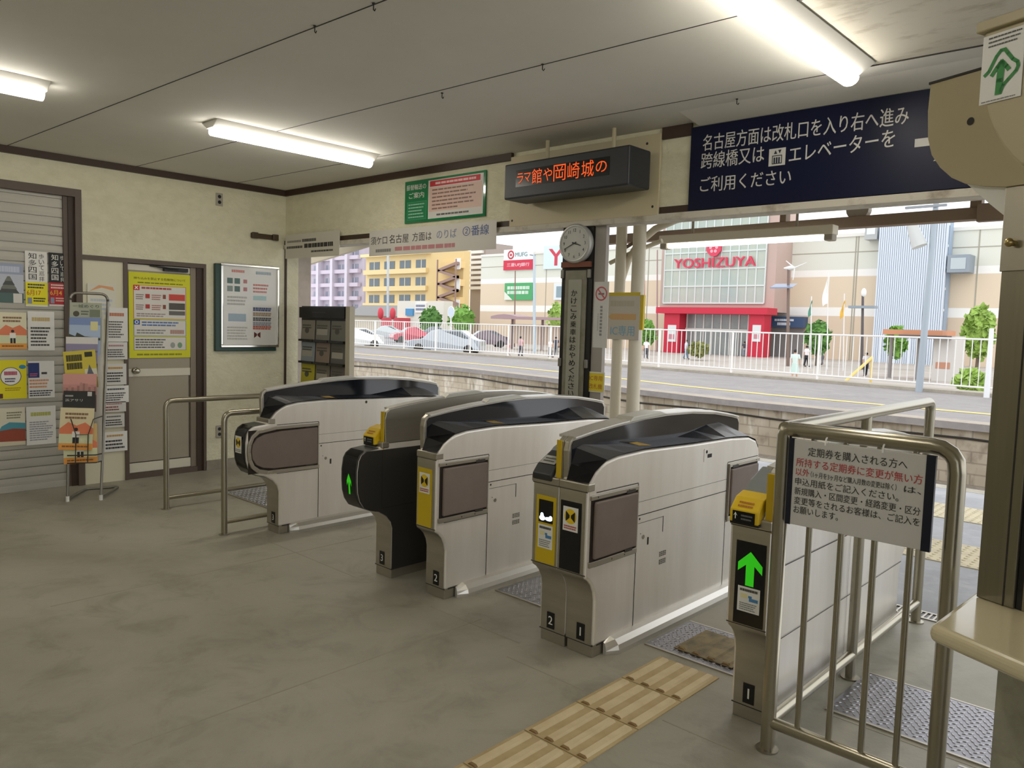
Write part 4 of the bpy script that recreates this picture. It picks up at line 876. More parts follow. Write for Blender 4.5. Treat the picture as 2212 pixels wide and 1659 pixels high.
# ================================================================== pillar: clock, signs
PF = wall_frame(-.005); u, v = on(PF, 1249, 527)
t = thing('wall_clock', 'round white clock showing about twenty to four, on the black pillar', 'clock', tuple(PF.p(u, v-.13, 0)))
C0 = Fr(PF.p(u, v), PF.x, PF.y); g = G(); prof = [(.0, .0), (.135, 0), (.14, .02), (.138, .04), (.128, .05), (.118, .046)]
g.loft([[C0.p(r*math.cos(2*math.pi*k/40), r*math.sin(2*math.pi*k/40), d) for k in range(40)] for r, d in prof[1:]], 0, True, False); g.build('case', mat('clock_case', 'b9b9b4', .35, .3), t)
g = G(); g.disc(C0, 0, 0, .12, .044, 40)
for k in range(1, 13):
    a = math.pi/2-2*math.pi*k/12; g.text(C0, str(k), .092*math.cos(a), .092*math.sin(a)-.011, .022, 1, .0452, None, .01, 'c')
g.build('dial', [mat('clock_dial', 'c2c3bc', .5), BLACK], t)
def hand(ang, l, w_, d, name):
    a = math.radians(90-ang); ex, ey = math.cos(a), math.sin(a); g = G()
    g.fprism(C0, [(-ex*.02-ey*w_, -ey*.02+ex*w_), (ex*l-ey*w_*.5, ey*l+ex*w_*.5), (ex*l+ey*w_*.5, ey*l-ex*w_*.5), (-ex*.02+ey*w_, -ey*.02-ex*w_)], d, d+.0015); g.build(name, BLACK, t)
hand(107, .06, .005, .046, 'hour_hand'); hand(246, .095, .0035, .048, 'minute_hand')
g = G(); g.fbox(PF, PA+.01, PB-.005, 1.915, 1.955, 0, .03); tag(g.build('shelf_strip', mat('rust_wood', '7a4630', .6), None, .003), 'rust-red wooden strip on the black pillar under the clock', 'strip')
t = thing('vertical_sign', 'tall grey vertical-lettered sign on the black pillar', 'sign', tuple(PF.p((PA+PB)/2, .62)))
PM = (PA+PB)/2; g = G(); g.fbox(PF, PM-.095, PM+.092, .62, 1.895, .0, .012); g.build('board', mat('sign_worn', '8b8878', .6, noise=(9, '77745f', .3, .6)), t, .002)
g = G(); g.fbox(PF, PM-.058, PM+.056, .66, 1.83, .012, .02); g.build('panel', mat('sign_panel', 'a3a294', .55), t, .002)
g = G(); s_ = 'かけこみ乗車はおやめください'
for i, ch in enumerate(s_): g.text(PF, ch, PM-.002, 1.712-i*.0553, .044, 0, .0215, .052 if ch not in 'くりい' else .044, .045, 'c')
g.build('lettering', pc('14130f'), t)
for x in (PM-.12, PM+.115):
    for z in (1.87, 1.235):
        g = G(); g.fbox(PF, x-.012, x+.012, z-.03, z+.03, 0, .02); g.build('clamp', mat('clamp_grey', '8f8d86', .4, .5), t, .003)
PG = wall_frame(-.02); PK = (PA+PB)/2+3.425
def nosmoke(g, f, w, h, M):
    r = w*.4; g.ring(f, w*.5, h*.82, r*.8, r, .001, 28, M('c25a62')); a = .7*r
    g.poly(f, [(w*.5-a, h*.82+a*.9), (w*.5-a*.8, h*.82+a*1.1), (w*.5+a, h*.82-a*.9), (w*.5+a*.8, h*.82-a*1.1)], .0014, M('c25a62')); g.rect(f, w*.3, h*.805, w*.7, h*.83, .0012, M('7a6a6a'))
    for k in range(9): g.rect(f, w*.46, h*(.6-k*.052), w*.62, h*(.635-k*.052), .001, M('8a8a8d')); g.rect(f, w*.3, h*(.5-k*.03), w*.36, h*(.52-k*.03), .001, M('a5a5a8'))
sheet('sign', 'white no-smoking strip on the grey side of the pillar', 'sign', PG, (1285, 609, 1311, 752), nosmoke, pc('cfcfca'), d=.001)
def icyellow(g, f, w, h, M): g.rect(f, w*.06, h*.05, w*.94, h*.94, .0006, M('e3cf35')); g.text(f, 'IC専用', w*.5, h*.56, h*.26, M('b5652a'), .001, w*.74, .012, 'c'); g.text(f, '改札機', w*.5, h*.16, h*.26, M('b5652a'), .001, w*.74, .012, 'c')
sheet('notice', 'small yellow notice low on the pillar', 'notice', PG, (1270, 802, 1306, 849), icyellow, d=.004)
# ================================================================== posts and sign on the platform
POST = mat('post_cream', 'e2dac6', .5)
t = thing('sign_stand', 'white and yellow guide sign on two cream posts behind the pillar', 'sign', (-3.5, 5.0, 0))
for x, r in ((-3.60, .043), (-3.43, .052)):
    g = G(); g.cyl((x, 5.06, 0), (x, 5.06, 2.9), r, 14); g.build('post', POST, t)
SF = Fr((0, 5.0, 0), (1, 0, 0), (0, 0, 1)); u0, v1 = on(SF, 1313, 632); u1, v0 = on(SF, 1379, 735)
g = G(); g.fbox(SF, u0, u1, v0, v1, -.03, 0); g.fbox(SF, u1, u1+.03, v0+.08, v1-.02, -.03, -.004, 1); g.build('board', [mat('ic_board', 'cfc9bc', .4), pc('dfc63a')], t, .002)
f = Fr(SF.p(u0, v0), SF.x, SF.y); w, h = u1-u0, v1-v0; g = G(); g.rect(f, 0, h*.93, w, h, .001, 0); g.text(f, 'IC専用', w*.5, h*.08, h*.22, 1, .001, w*.74, .012, 'c'); g.poly(f, [(w*.05, h*.48), (w*.14, h*.55), (w*.9, h*.55), (w*.9, h*.42), (w*.14, h*.42)], .001, 2); g.lines(f, w*.1, w*.85, h*.85, h*.68, 1, 3, .001, .7, .1)
g.build('lettering', [pc('dfc63a'), pc('7fb4cf'), pc('d9b27c'), pc('c4bda8')], t)
# ================================================================== leaflet stand in the corner of the opening
t = thing('brochure_stand', 'black nine-pocket brochure stand in the corner of the opening', 'brochure stand', (-6.72, 4.34, 0))
SD = Fr((0, 4.33, 0), (1, 0, 0), (0, 0, 1)); u0, v1 = on(SD, 648, 661); u1, _ = on(SD, 746, 663)
g = G(); g.fbox(SD, u0, u1, .45, v1, -.05, -.02); g.build('back_panel', BLACK, t, .003)
g = G(); g.fbox(SD, u1+.003, u1+.075, 0, v1, -.06, .0); g.build('side_post', mat('stand_post', 'b8b09c', .5), t, .004)
g = G(); g.fbox(SD, u0+.004, u1-.004, v1-.12, v1-.01, -.02, .012); g.lines(SD, u0+.25, u0+.5, v1-.05, v1-.075, 1, 1, .013); g.build('header', [mat('stand_black', '0c0c0d', .3), pc('3c3c40')], t, .003)
g = G(); g.fbox(SD, u0+.03, u0+.06, 0, .5, -.05, -.02); g.fbox(SD, u1-.06, u1-.03, 0, .5, -.05, -.02); g.fbox(SD, u0+.02, u1-.02, 0, .02, -.2, .12); g.build('foot', BLACK, t)
cols = ['8d887c', '7e7c74', '76756f', '8f98a0', '8c7c70', '5d5d5a', 'b5ad28', '7d7668', '6d6764']
names = ['sand-coloured', 'grey patterned', 'dark grey photographic', 'pale blue', 'brown map', 'charcoal', 'bright yellow', 'tan', 'dull purple-grey']
cw = (u1-u0)/3; ph = .225
for i in range(9):
    r, c = divmod(i, 3); v = v1-.135-r*ph; x = u0+c*cw+.012
    g = G(); g.fbox(SD, x-.006, x+cw-.018, v-ph+.0, v-ph+.022, -.02, .022); g.build('pocket', mat('pocket_black', '131313', .25), t, .002)
    f = Fr(SD.p(x, v-ph+.012, -.012), SD.x, SD.y+SD.n*-.06); g = G(); mats = [pc(cols[i])]; g.fbox(f, 0, cw-.022, 0, ph-.02, 0, .006)
    mats.append(pc('55524a')); mats.append(pc('a8a498'))
    g.lines(f, .02, cw-.06, ph-.06, ph-.11, 2, 1, .007, .6, .2, i); g.rect(f, .02, .06, cw-.06, .12, .007, 2) if i % 2 else g.disc(f, cw*.4, .1, .04, .007, 12, 1, .03)
    tag(g.build('brochure', mats), f'{names[i]} brochure in the {("top","middle","lowest")[r]} row of the black stand', 'brochure', 'brochures in the black stand')
# ================================================================== floor tiles, plates
TACT = mat('tactile_tan', 'c3ae82', .6, noise=(10, 'b19a6e', .25, .6)); TACR = mat('tactile_ridge', 'dccaa2', .5, noise=(10, 'cdb98e', .25, .6))
def tactile(x0, y0, label, k=1, z=0, dirt=None):
    t = thing('tactile_tile', label, 'tactile tile', (x0+.15, y0+.15, z), 'tactile guide tiles through the right-hand passage')
    g = G(); g.box(x0+.002, x0+.298, y0+.002, y0+.306, z, z+.004); g.build('slab', dirt or TACT, t)
    for i in range(4):
        x = x0+.0375+i*.075; g = G(); g.prism([(x-.021, z+.004), (x-.013, z+.011), (x+.013, z+.011), (x+.021, z+.004)], 'y', y0+.018, y0+.292); g.prism([(x-.02, z+.0042), (x-.01, z+.0105), (x+.01, z+.0105), (x+.02, z+.0042)], 'y', y0+.007, y0+.018, 1); g.build('ridge', [dirt or TACR, mat('ridge_end', '8a6f45', .7)], t)
ys_ = [1.13, 1.44, 1.75, 2.06, 2.37, 2.68]
for y, lb in zip(ys_, ('tan tactile tile nearest the photographer, below the picture', 'tan tactile tile cut by the bottom edge of the photo', 'tan ridged tactile tile, second whole one from the photographer', 'tan ridged tactile tile midway along the strip in front of the gates', 'tan ridged tactile tile level with the barrier foot', 'tan ridged tactile tile touching the steel chequer plate')):
    tactile(-1.82, y, lb)
tactile(-1.82, 3.1, 'dirty tactile tile stuck on the steel chequer plate between the gates', z=.008, dirt=mat('tactile_dirty', '97875f', .6, noise=(12, '6c624c', .35, .6)))
PLATE = mat('plate_steel', '8b8a90', .32, .75)
def chequer(x0, x1, y0, y1, label, k=.032):
    g = G(); g.box(x0, x1, y0, y1, .0, .005, 0); i = 0; y = y0+k*.7
    while y < y1-k*.4:
        x = x0+k*(.6 if i % 2 else 1.1); j = i
        while x < x1-k*.4:
            a = .75 if (j % 2) else -.75; c, s_ = math.cos(a), math.sin(a); l, w_ = k*.42, k*.13
            P_ = [(x+c*l, y+s_*l), (x-s_*w_, y+c*w_), (x-c*l, y-s_*l), (x+s_*w_, y-c*w_)]
            g.add([(p[0], p[1], .005) for p in P_]+[(x+(p[0]-x)*.6, y+(p[1]-y)*.6, .0075) for p in P_], [(4, 5, 6, 7)]+[(q, (q+1) % 4, (q+1) % 4+4, q+4) for q in range(4)], 1); x += k; j += 1
        y += k*.62; i += 1
    for a in ((x0, x1, y0-.012, y0), (x0, x1, y1, y1+.012)): g.box(*a, 0, .006, 2)
    tag(g.build('chequer_plate', [PLATE, mat('plate_lozenge', 'a9a8ab', .28, .8), STEEL]), label, 'floor plate', 'chequered steel floor plates')
chequer(-1.945, -1.35, 3.06, 3.46, 'chequered steel plate under the dirty tactile tile, between the right-hand gates')
chequer(-1.09, -.2, 3.06, 3.52, 'wide chequered steel plate behind the stainless barrier')
chequer(-2.94, -2.4, 3.06, 3.46, 'chequered steel plate in the passage left of the double gate')
chequer(-6.25, -5.02, 3.06, 3.44, 'chequered steel plate between the twin handrails')
chequer(-.60, -.33, 2.55, 2.98, 'chequered steel plate at the foot of the granite wall, bottom right')
t = thing('drain_grate', 'narrow slotted drain grate across the platform entrance', 'grate', (-3.5, 4.5, 0))
g = G(); g.box(-7.1, 0, 4.43, 4.445, .0, .006); g.box(-7.1, 0, 4.535, 4.55, 0, .006); g.build('rim', STEEL, t)
g = G(); g.box(-7.1, 0, 4.445, 4.535, .0, .001, 1); x = -7.1
while x < -.02: g.box(x, x+.01, 4.445, 4.535, .001, .005); x += .026
g.build('bars', [STEEL_D, BLACK], t)
for i, (y, lab) in enumerate(((5.65, 'nearer pale tactile strip along the platform, beyond the barrier'), (7.05, 'farther pale tactile strip along the platform edge'))):
    g = G(); g.box(-6.9, -.2, y, y+.6, .0, .006); x = -6.87
    while x < -.22:
        for q in range(10): g.tube([(x, y+.03+q*.06, .006), (x, y+.03+q*.06, .011)], [.016, .011], 6)
        x += .06
    tag(g.build('tactile_strip', mat('tactile_pale', 'cfc3a2', .7, noise=(9, 'b8ad92', .3, .6))), lab, 'tactile strip')
# ================================================================== canopy of the near platform
CB = mat('canopy_brown', '8d7a68', .7); CB2 = mat('canopy_grey', 'a59c8e', .6)
t = thing('canopy_beam', 'brown canopy beam with short stubs, over the near platform', 'beam', (-3, 6.6, 2.4))
bf = Fr((0, 6.6, 0), (1, 0, 0), (0, 0, 1)); a = on(bf, 1480, 505); b = on(bf, 2166, 456)
f2 = Fr(bf.p(*a), bf.x*(b[0]-a[0])+bf.y*(b[1]-a[1]), bf.y); ln = math.hypot(b[0]-a[0], b[1]-a[1])
g = G(); g.fbox(f2, -1.0, ln+.9, -.045, .045, -.12, 0); g.build('beam', CB, t, .004)
for px, w_ in ((1690, .055), (2105, .075)):
    u = on(bf, px, 470)[0]-a[0]; g = G(); g.fbox(f2, u-w_/2, u+w_/2, .045, .42, -.1, -.01); g.build('stub', CB, t)
g = G(); u = on(bf, 1850, 450)[0]-a[0]; g.disc(f2, u, .10, .09, -.02, 20, 0, .08, -.1); g.build('bracket_disc', CB2, t)
u = on(bf, 2130, 465)[0]-a[0]; g = G(); g.fbox(f2, u-.05, u+.3, -.07, .06, -.02, .05); g.build('junction_box', CB, t)
g = G(); g.fbox(Fr((0, 6.9, 0), (1, 0, 0), (0, 0, 1)), -9, -.5, 2.60, 2.66, .25, 2.4); tag(g.build('canopy_roof', mat('canopy_sheet', 'a39a88', .7)), 'thin canopy roof sheet over the near platform', 'roof')
t = thing('canopy_brace', 'curved pale steel brace rising from the cream posts', 'brace', (-3.3, 5.1, 1.8))
bf = Fr((0, 5.12, 0), (1, 0, 0), (0, 0, 1)); Q = lambda px, py: bf.p(*on(bf, px, py))
g = G(); g.tube([Q(*p) for p in ((1338, 628), (1345, 600), (1358, 560), (1380, 525), (1415, 495), (1460, 475), (1510, 462))], .028, 10); g.build('curved_arm', POST, t)
g = G(); g.tube([Q(*p) for p in ((1318, 568), (1360, 548), (1430, 520))], .018, 8); g.build('tie', POST, t)
g = G(); g.tube([Q(*p) for p in ((1335, 545), (1400, 505), (1470, 470))], .015, 8); g.build('tie', CB, t)
t = thing('eave_board', 'worn canopy eave sloping behind the paper banner', 'eave', (-6, 5.0, 2.2))
bf = Fr((0, 5.0, 0), (1, 0, 0), (0, 0, 1)); Q = lambda px, py: on(bf, px, py)
g = G(); g.fprism(bf, [Q(662, 572), Q(805, 528), Q(905, 505), Q(905, 490), Q(660, 545)], -.05, 0); g.build('board', mat('eave_cream', 'c9bda4', .7), t)
for px in (690, 880):
    p = bf.p(*Q(px, 530), -.03); g = G(); g.cyl(p, (p.x, p.y, 2.62), .015, 8); g.build('strut', CB2, t)
g = G(); g.tube([bf.p(*Q(664, 575), .02), bf.p(*Q(664, 700), .02)], .022, 10); g.build('downpipe', mat('pipe_white', 'd8d2c2', .5), t)
pl_ = at(1435, 512, 'y', 6.3); pr_ = at(1800, 492, 'y', 6.3); zt_ = (pl_[2]+pr_[2])/2-.06
t = thing('platform_light', 'long fluorescent lamp hanging under the platform canopy', 'lamp', ((pl_[0]+pr_[0])/2, 6.3, zt_))
g = G(); g.box(pl_[0]-.02, pr_[0]+.02, 6.24, 6.36, zt_+.0, zt_+.075); g.build('housing', POST, t, .006)
g = G(); g.cyl((pl_[0]+.05, 6.3, zt_-.022), (pr_[0]-.05, 6.3, zt_-.022), .022, 12); g.build('tube', mat('platform_tube', 'ffffff', .4, emit=('fffdf6', 4)), t)
for x in (pl_[0]+.3, pr_[0]-.3):
    g = G(); g.cyl((x, 6.3, zt_+.06), (x, 6.3, 2.605), .012, 8); g.build('hanger', CB2, t)
for x in (pl_[0]+.02, pr_[0]-.02):
    g = G(); g.box(x-.035, x+.035, 6.25, 6.35, zt_-.05, zt_+.03); g.build('end_cap', CB2, t, .01)
# ================================================================== fences on the opposite platform
FWH = mat('fence_white', 'f1f0ec', .5)
def fence(label, x0, x1, step, post_step, zb=.12, zt=1.46, r=.0125):
    t = thing('fence', label, 'fence', ((x0+x1)/2, ip(F_, (x0+x1)/2), .09), 'white fences on the opposite platform')
    n = max(2, int(abs(x1-x0)/1.5)); px = [x0+(x1-x0)*i/n for i in range(n+1)]
    for z in (zt, zb+.1):
        g = G(); g.tube([(x, ip(F_, x), z) for x in px], .024, 8); g.build('rail', FWH, t)
    m = int((x1-x0)/step); first = None
    for i in range(m+1):
        x = x0+(x1-x0)*i/m; y = ip(F_, x)
        if first is None:
            g = G(); g.cyl((x, y, zb+.1), (x, y, zt), r, 6); first = g.build('picket', FWH, t); fx, fy = x, y
        else:
            c = first.copy(); COL.objects.link(c); c.parent = t; c.location = first.location+Vector((x-fx, y-fy, 0))
    m = int((x1-x0)/post_step); fp = None
    for i in range(m+1):
        x = x0+(x1-x0)*i/m; y = ip(F_, x)
        if fp is None:
            g = G(); g.box(x-.026, x+.026, y-.02, y+.04, .09, zt+.03); fp = g.build('post', FWH, t); px_, py_ = x, y
        else:
            c = fp.copy(); COL.objects.link(c); c.parent = t; c.location = fp.location+Vector((x-px_, y-py_, 0))
xa = at(1292, 760, 'y', 24.6)[0]
fence('white picket fence left of the black pillar, closely spaced', -36, xa-.3, .17, 2.4)
fence('white picket fence right of the black pillar, wider spaced', xa, -3.2, .2, 2.7)
def pole(name, label, cat, base, top, r, col, extra=None, group=None):
    t = thing(name, label, cat, tuple(base), group); g = G(); g.tube([base, top], [r, r*.75], 10); g.build('pole', mat('pole_'+col, col, .5, .2), t)
    if extra: extra(t)
    return t
b = at(1984, 858, 'y', 22.5); tp = at(1999, 440, 'y', 22.5)
def lamp_head(t):
    q = Vector(at(1992, 520, 'y', 22.45)); g = G(); g.tube([q+Vector((-.35, 0, .62)), q+Vector((-.05, 0, -.15))], [.11, .2], 10); g.build('floodlight', mat('flood_grey', 'c8cbc8', .5), t)
    q = Vector(at(2000, 446, 'y', 22.4)); g = G(); g.box(q.x-.5, q.x+.5, q.y-.04, q.y+.04, q.z-.03, q.z+.03); g.build('cross_arm', mat('arm_grey', '8f959a', .6), t)
pole('platform_pole', 'blue-grey pole with a floodlight on the opposite platform', 'pole', Vector((b[0], b[1], 0)), Vector((b[0]+.1, tp[1], tp[2])), .09, 'a9b4bd', lamp_head)
b = at(2131, 857, 'y', 22.3); pole('marker_post', 'short white post at the right end of the fence', 'post', Vector((b[0], b[1], 0)), Vector((b[0], b[1], at(2131, 709, 'y', 22.3)[2])), .07, 'eef0f2')
# ================================================================== town behind the tracks
GZ = -1.3
def span(x0, y0, x1, y1, Y):
    """the box on the plane y = Y that the photo shows between two pixels: X0, X1, Z0, Z1"""
    xm, ym = (x0+x1)/2, (y0+y1)/2
    return at(x0, ym, 'y', Y)[0], at(x1, ym, 'y', Y)[0], at(xm, y1, 'y', Y)[2], at(xm, y0, 'y', Y)[2]
def facade(Y): return Fr((0, Y, 0), (1, 0, 0), (0, 0, 1))
# ---- shopping mall
MY = 85.0; MF = facade(MY)
t = thing('shopping_mall', 'long shopping mall in cream and tan bands with a glass entrance and red lettering', 'building', (-50, MY, GZ))
xl = span(1040, 540, 1050, 560, MY)[0]; xr = at(2215, 560, 'y', MY)[0]+14
zs = [at(1830, y, 'y', MY)[2] for y in (512, 582, 597, 664, 683, 735)]
for nm, z0, z1, c in (('upper_wall', zs[1], zs[0], 'dedfd3'), ('white_band', zs[2], zs[1], 'f4f2ec'), ('tan_wall', zs[3], zs[2], 'e0cfb6'), ('white_band', zs[4], zs[3], 'f4f2ec'), ('tan_wall', GZ, zs[4], 'dcc8b0')):
    g = G(); g.box(xl, xr, MY, MY+20, z0, z1); g.build(nm, pc(c, .8), t)
g = G(); g.box(xl, xr, MY-.15, MY+.1, zs[0], zs[0]+.35); g.build('parapet', pc('e6e5de', .7), t)
g = G()
for py in (545,):
    z = at(1830, py, 'y', MY)[2]; g.box(xl, xr, MY-.02, MY, z-.05, z+.05)
for px in (1180, 1400, 1845, 1850, 2110): x = at(px, 600, 'y', MY)[0]; g.box(x-.06, x+.06, MY-.03, MY, GZ, zs[0])
g.build('wall_seam', pc('a9a596', .8), t)
# glass entrance
EY = 81.0; EF = facade(EY)
X0, X1, Z0, Z1 = span(1434, 470, 1660, 656, EY); g = G(); g.box(X0-.3, X1+.9, EY, MY+.5, Z0-.9, Z1+1); g.build('entrance_block', pc('c2aaa0', .7), t)
X0, X1, Z0, Z1 = span(1438, 470, 1656, 655, EY)
g = G(); g.box(X0, X1, EY-.12, EY-.02, Z0, Z1); gl = g.build('glazing', mat('mall_glass', '9fb3b0', .25, noise=(.12, 'bcc3b4', .35, .65)), t)
g = G()
for i in range(13): x = X0+(X1-X0)*i/12; g.box(x-.07, x+.07, EY-.2, EY-.1, Z0, Z1)
for i in range(6): z = Z0+(Z1-Z0)*i/5; g.box(X0, X1, EY-.22, EY-.1, z-.08, z+.08)
g.build('glazing_bars', pc('d5dedb', .5), gl)
RED = mat('mall_red', 'c92540', .5); PINK = mat('mall_sign_red', 'd8405c', .5)
TF = facade(EY-.3); a = on(TF, 1457, 580); b = on(TF, 1633, 578)
g = G(); vs, fs = _glyphs('YOSHIZUYA', .03); x0 = min(v[0] for v in vs); x1 = max(v[0] for v in vs); y1 = max(v[1] for v in vs); k = (b[0]-a[0])/(x1-x0); hh = at(1545, 557, 'y', EY)[2]-a[1]
for d in (0, .25): g.add([TF.p(a[0]+(v[0]-x0)*k, a[1]+v[1]*hh/y1, d) for v in vs], fs)
g.build('lettering', PINK, t)
c = on(TF, 1544, 537); g = G(); r = .95
g.fprism(TF, [(c[0]-r*.95, c[1]+r*.6), (c[0]-r*.95, c[1]-r*.3), (c[0]-r*.45, c[1]-r*.85), (c[0], c[1]-r), (c[0]+r*.45, c[1]-r*.85), (c[0]+r*.95, c[1]-r*.3), (c[0]+r*.95, c[1]+r*.6), (c[0]+r*.4, c[1]+r*.95), (c[0], c[1]+r*.8), (c[0]-r*.4, c[1]+r*.95)], 0, .25, 0)
for q in range(5):
    an = math.pi/2+q*math.pi*2/5; g.disc(TF, c[0]+r*.42*math.cos(an), c[1]+r*.4*math.sin(an), r*.2, .27, 10, 1)
g.build('emblem', [PINK, pc('e9a9b4')], t)
X0, X1, Z0, Z1 = span(1417, 664, 1657, 678, EY-2.5); g = G(); g.box(X0, X1, EY-2.5, EY, Z0, Z1); g.build('red_canopy', RED, t)
for px0, px1 in ((1434, 1467), (1617, 1650)):
    a0, a1, _, zz = span(px0, 678, px1, 744, EY-2); g = G(); g.box(a0, a1, EY-2, EY-.3, GZ, Z0+.01); pi = g.build('red_pillar', RED, t)
    b0, b1, z0, z1 = span(px0+8, 702, px1-7, 738, EY-2.05); g = G(); g.box(b0, b1, EY-2.06, EY-2, z0, z1); g.rect(facade(EY-2.06), b0+.2, z0+.3, b1-.2, z0+(z1-z0)*.45, .02, 1); g.build('poster_panel', [pc('dfe3e3'), pc('c98a94')], pi)
a0, a1, z0, z1 = span(1467, 680, 1617, 752, EY-.4); g = G(); g.box(a0, a1, EY-.5, EY-.35, GZ, Z0); ds = g.build('door_glass', mat('door_glass', '7d8486', .2, noise=(.5, '9aa09c', .3, .7)), t)
g = G()
for i in range(9): x = a0+(a1-a0)*i/8; g.box(x-.06, x+.06, EY-.6, EY-.5, GZ, Z0)
z = GZ+(Z0-GZ)*.62; g.box(a0, a1, EY-.62, EY-.5, z-.1, z+.1); g.build('door_bars', pc('dcdcd8', .5), ds)
# shop with the blue fascia
a0, a1, z0, z1 = span(1658, 684, 1737, 707, MY-1); g = G(); g.box(a0, a1, MY-1.2, MY, z0, z1); FA = g.build('blue_fascia', pc('3b5578', .5), t)
f = Fr((a0, MY-1.22, z0), (1, 0, 0), (0, 0, 1)); w, h = a1-a0, z1-z0; g = G(); g.lines(f, w*.22, w*.75, h*.8, h*.55, 1, 0, .02, .8, .05); g.lines(f, w*.3, w*.66, h*.48, h*.15, 1, 0, .02, .8, .05); g.build('lettering', pc('dfe6ee'), FA)
g = G(); g.box(a0+.3, a1-.3, MY-.4, MY-.1, GZ, z0); g.build('shop_front', pc('8d8a88', .5), t)
# signs on the mall wall
def billboard(px, label, col, build, thick=.3, Y=None):
    Y = Y or MY; a0, a1, z0, z1 = span(*px, Y-thick); f = Fr((a0, Y-thick, z0), (1, 0, 0), (0, 0, 1)); g = G(); g.fbox(f, 0, a1-a0, 0, z1-z0, -thick*.9, 0); mats = [pc(col)]
    def M(c):
        m = pc(c)
        if m not in mats: mats.append(m)
        return mats.index(m)
    build(g, f, a1-a0, z1-z0, M); return tag(g.build('billboard', mats), label, 'billboard', 'billboards on the mall wall')
def bank(g, f, w, h, M):
    g.rect(f, 0, 0, w, h*.48, .02, M('cf2f48')); g.ring(f, w*.25, h*.74, w*.07, w*.11, .03, 20, M('c23a44')); g.disc(f, w*.25, h*.74, w*.035, .03, 12, M('c23a44')); g.text(f, 'MUFG', w*.4, h*.64, h*.2, M('6a8f94'), .03, w*.4, .01); g.text(f, '三菱UFJ銀行', w*.5, h*.14, h*.2, M('f3dfe2'), .03, w*.76, .02, 'c')
billboard((1088, 538, 1152, 583), 'white and red bank billboard on the mall wall', 'e9ecec', bank)
billboard((1174, 529, 1262, 580), 'pale billboard with a large red Y, beside the pillar clock', 'd8e8ec', lambda g, f, w, h, M: g.text(f, 'Y', w*.14, h*.14, h*.72, M('cf3a50'), .03, w*.36, .04))
billboard((1090, 611, 1150, 648), 'green billboard with white lettering on the mall wall', '4fa86a', lambda g, f, w, h, M: (g.lines(f, w*.1, w*.92, h*.85, h*.3, 2, M('cfe6d2'), .03, .7, .15), g.poly(f, [(0, 0), (w*.3, 0), (0, h*.5)], .03, M('e4e8dc'))))
billboard((1196, 611, 1235, 648), 'white billboard half hidden by the black pillar', 'e2e8ea', lambda g, f, w, h, M: g.rect(f, w*.15, h*.15, w*.85, h*.8, .03, M('8fa3ad')))
# parking tower with vertical louvres
PY_ = 83.0; X0, X1, _, Z1 = span(1892, 470, 2040, 760, PY_)
t = thing('parking_tower', 'tall blue-grey tower screened by vertical louvres', 'building', ((X0+X1)/2, PY_, GZ))
g = G(); g.box(X0, X1, PY_+.6, PY_+1.9, GZ, Z1-.3); g.build('core', pc('a3b4c8', .8), t)
n = 32; first = None
for i in range(n):
    x = X0+(X1-X0)*(i+.5)/n
    if first is None:
        g = G(); g.box(x-.075, x+.075, PY_, PY_+.4, GZ, Z1); first = g.build('louvre', pc('d3dde9', .6), t); fx = x
    else:
        c = first.copy(); COL.objects.link(c); c.parent = t; c.location = first.location+Vector((x-fx, 0, 0))
for i in range(7):
    z = GZ+(Z1-GZ)*(i+.6)/7; g = G(); g.box(X0, X1, PY_+.36, PY_+.58, z-.12, z+.12); g.build('floor_edge', pc('dfe5ea', .6), t)
a0, a1, z0, z1 = span(2046, 550, 2094, 588, MY-2); g = G(); g.box(a0, a1, MY-2, MY, z0, z1); g.rect(facade(MY-2), a0+.3, z0+.3, a1-.3, z1-.3, .03, 1); tag(g.build('wall_unit', [pc('8f9aa4'), pc('b9c4c8')]), 'grey box projecting from the mall wall, right of the louvred tower', 'box')
a0, a1, z0, z1 = span(1868, 488, 1895, 517, MY-1.5); g = G(); g.box(a0, a1, MY-1.5, MY, z0, z1); g.rect(facade(MY-1.5), a0+.2, z0+.5, a1-.2, z1-.2, .03, 1); tag(g.build('roof_unit', [pc('b5b9b8'), pc('e4e8e8')]), 'pale box at the mall roof edge, left of the louvred tower', 'box')
# ---- apartments on the left
def windows(t, f, cols, rows, u0, u1, v0, v1, fw, fh, col, frame, balcony=None):
    cu = (u1-u0)/cols; cv = (v1-v0)/rows
    for r in range(rows):
        for c in range(cols):
            u = u0+cu*(c+.5); v = v0+cv*(r+.5); g = G(); g.fbox(f, u-cu*fw/2, u+cu*fw/2, v-cv*fh/2, v+cv*fh/2, 0, .08, 0); g.fbox(f, u-cu*.02, u+cu*.02, v-cv*fh/2, v+cv*fh/2, .08, .12, 1); g.build('window', [pc(col, .3), pc(frame)], t)
        if balcony: g = G(); g.fbox(f, u0, u1, v0+cv*(r+.02), v0+cv*(r+.3), .1, 1.1); g.build('balcony', pc(balcony, .7), t)
AY = 98.0; AF = facade(AY)
X0, X1, Z0, Z1 = span(790, 553, 932, 690, AY); t = thing('apartment_building', 'yellow ochre apartment block with balconies and a zigzag stair', 'building', ((X0+X1)/2, AY, GZ))
g = G(); g.box(X0, X1, AY, AY+8, GZ, Z1); g.build('wall', pc('e2cd9c', .8), t); g = G(); g.box(X0-.3, X1+.3, AY-1.3, AY+8, Z1, Z1+.6); g.build('roof_slab', pc('ead7a6', .7), t)
z2 = at(860, 650, 'y', AY)[2]; windows(t, AF, 4, 3, X0+.5, X1-.5, z2-1.5, Z1-.3, .68, .6, '626f78', 'd8d4c4', 'e6d09c')
windows(t, AF, 4, 1, X0+.5, X1-.5, GZ+.5, z2-1.8, .5, .4, '86a0a0', 'e0dcc8')
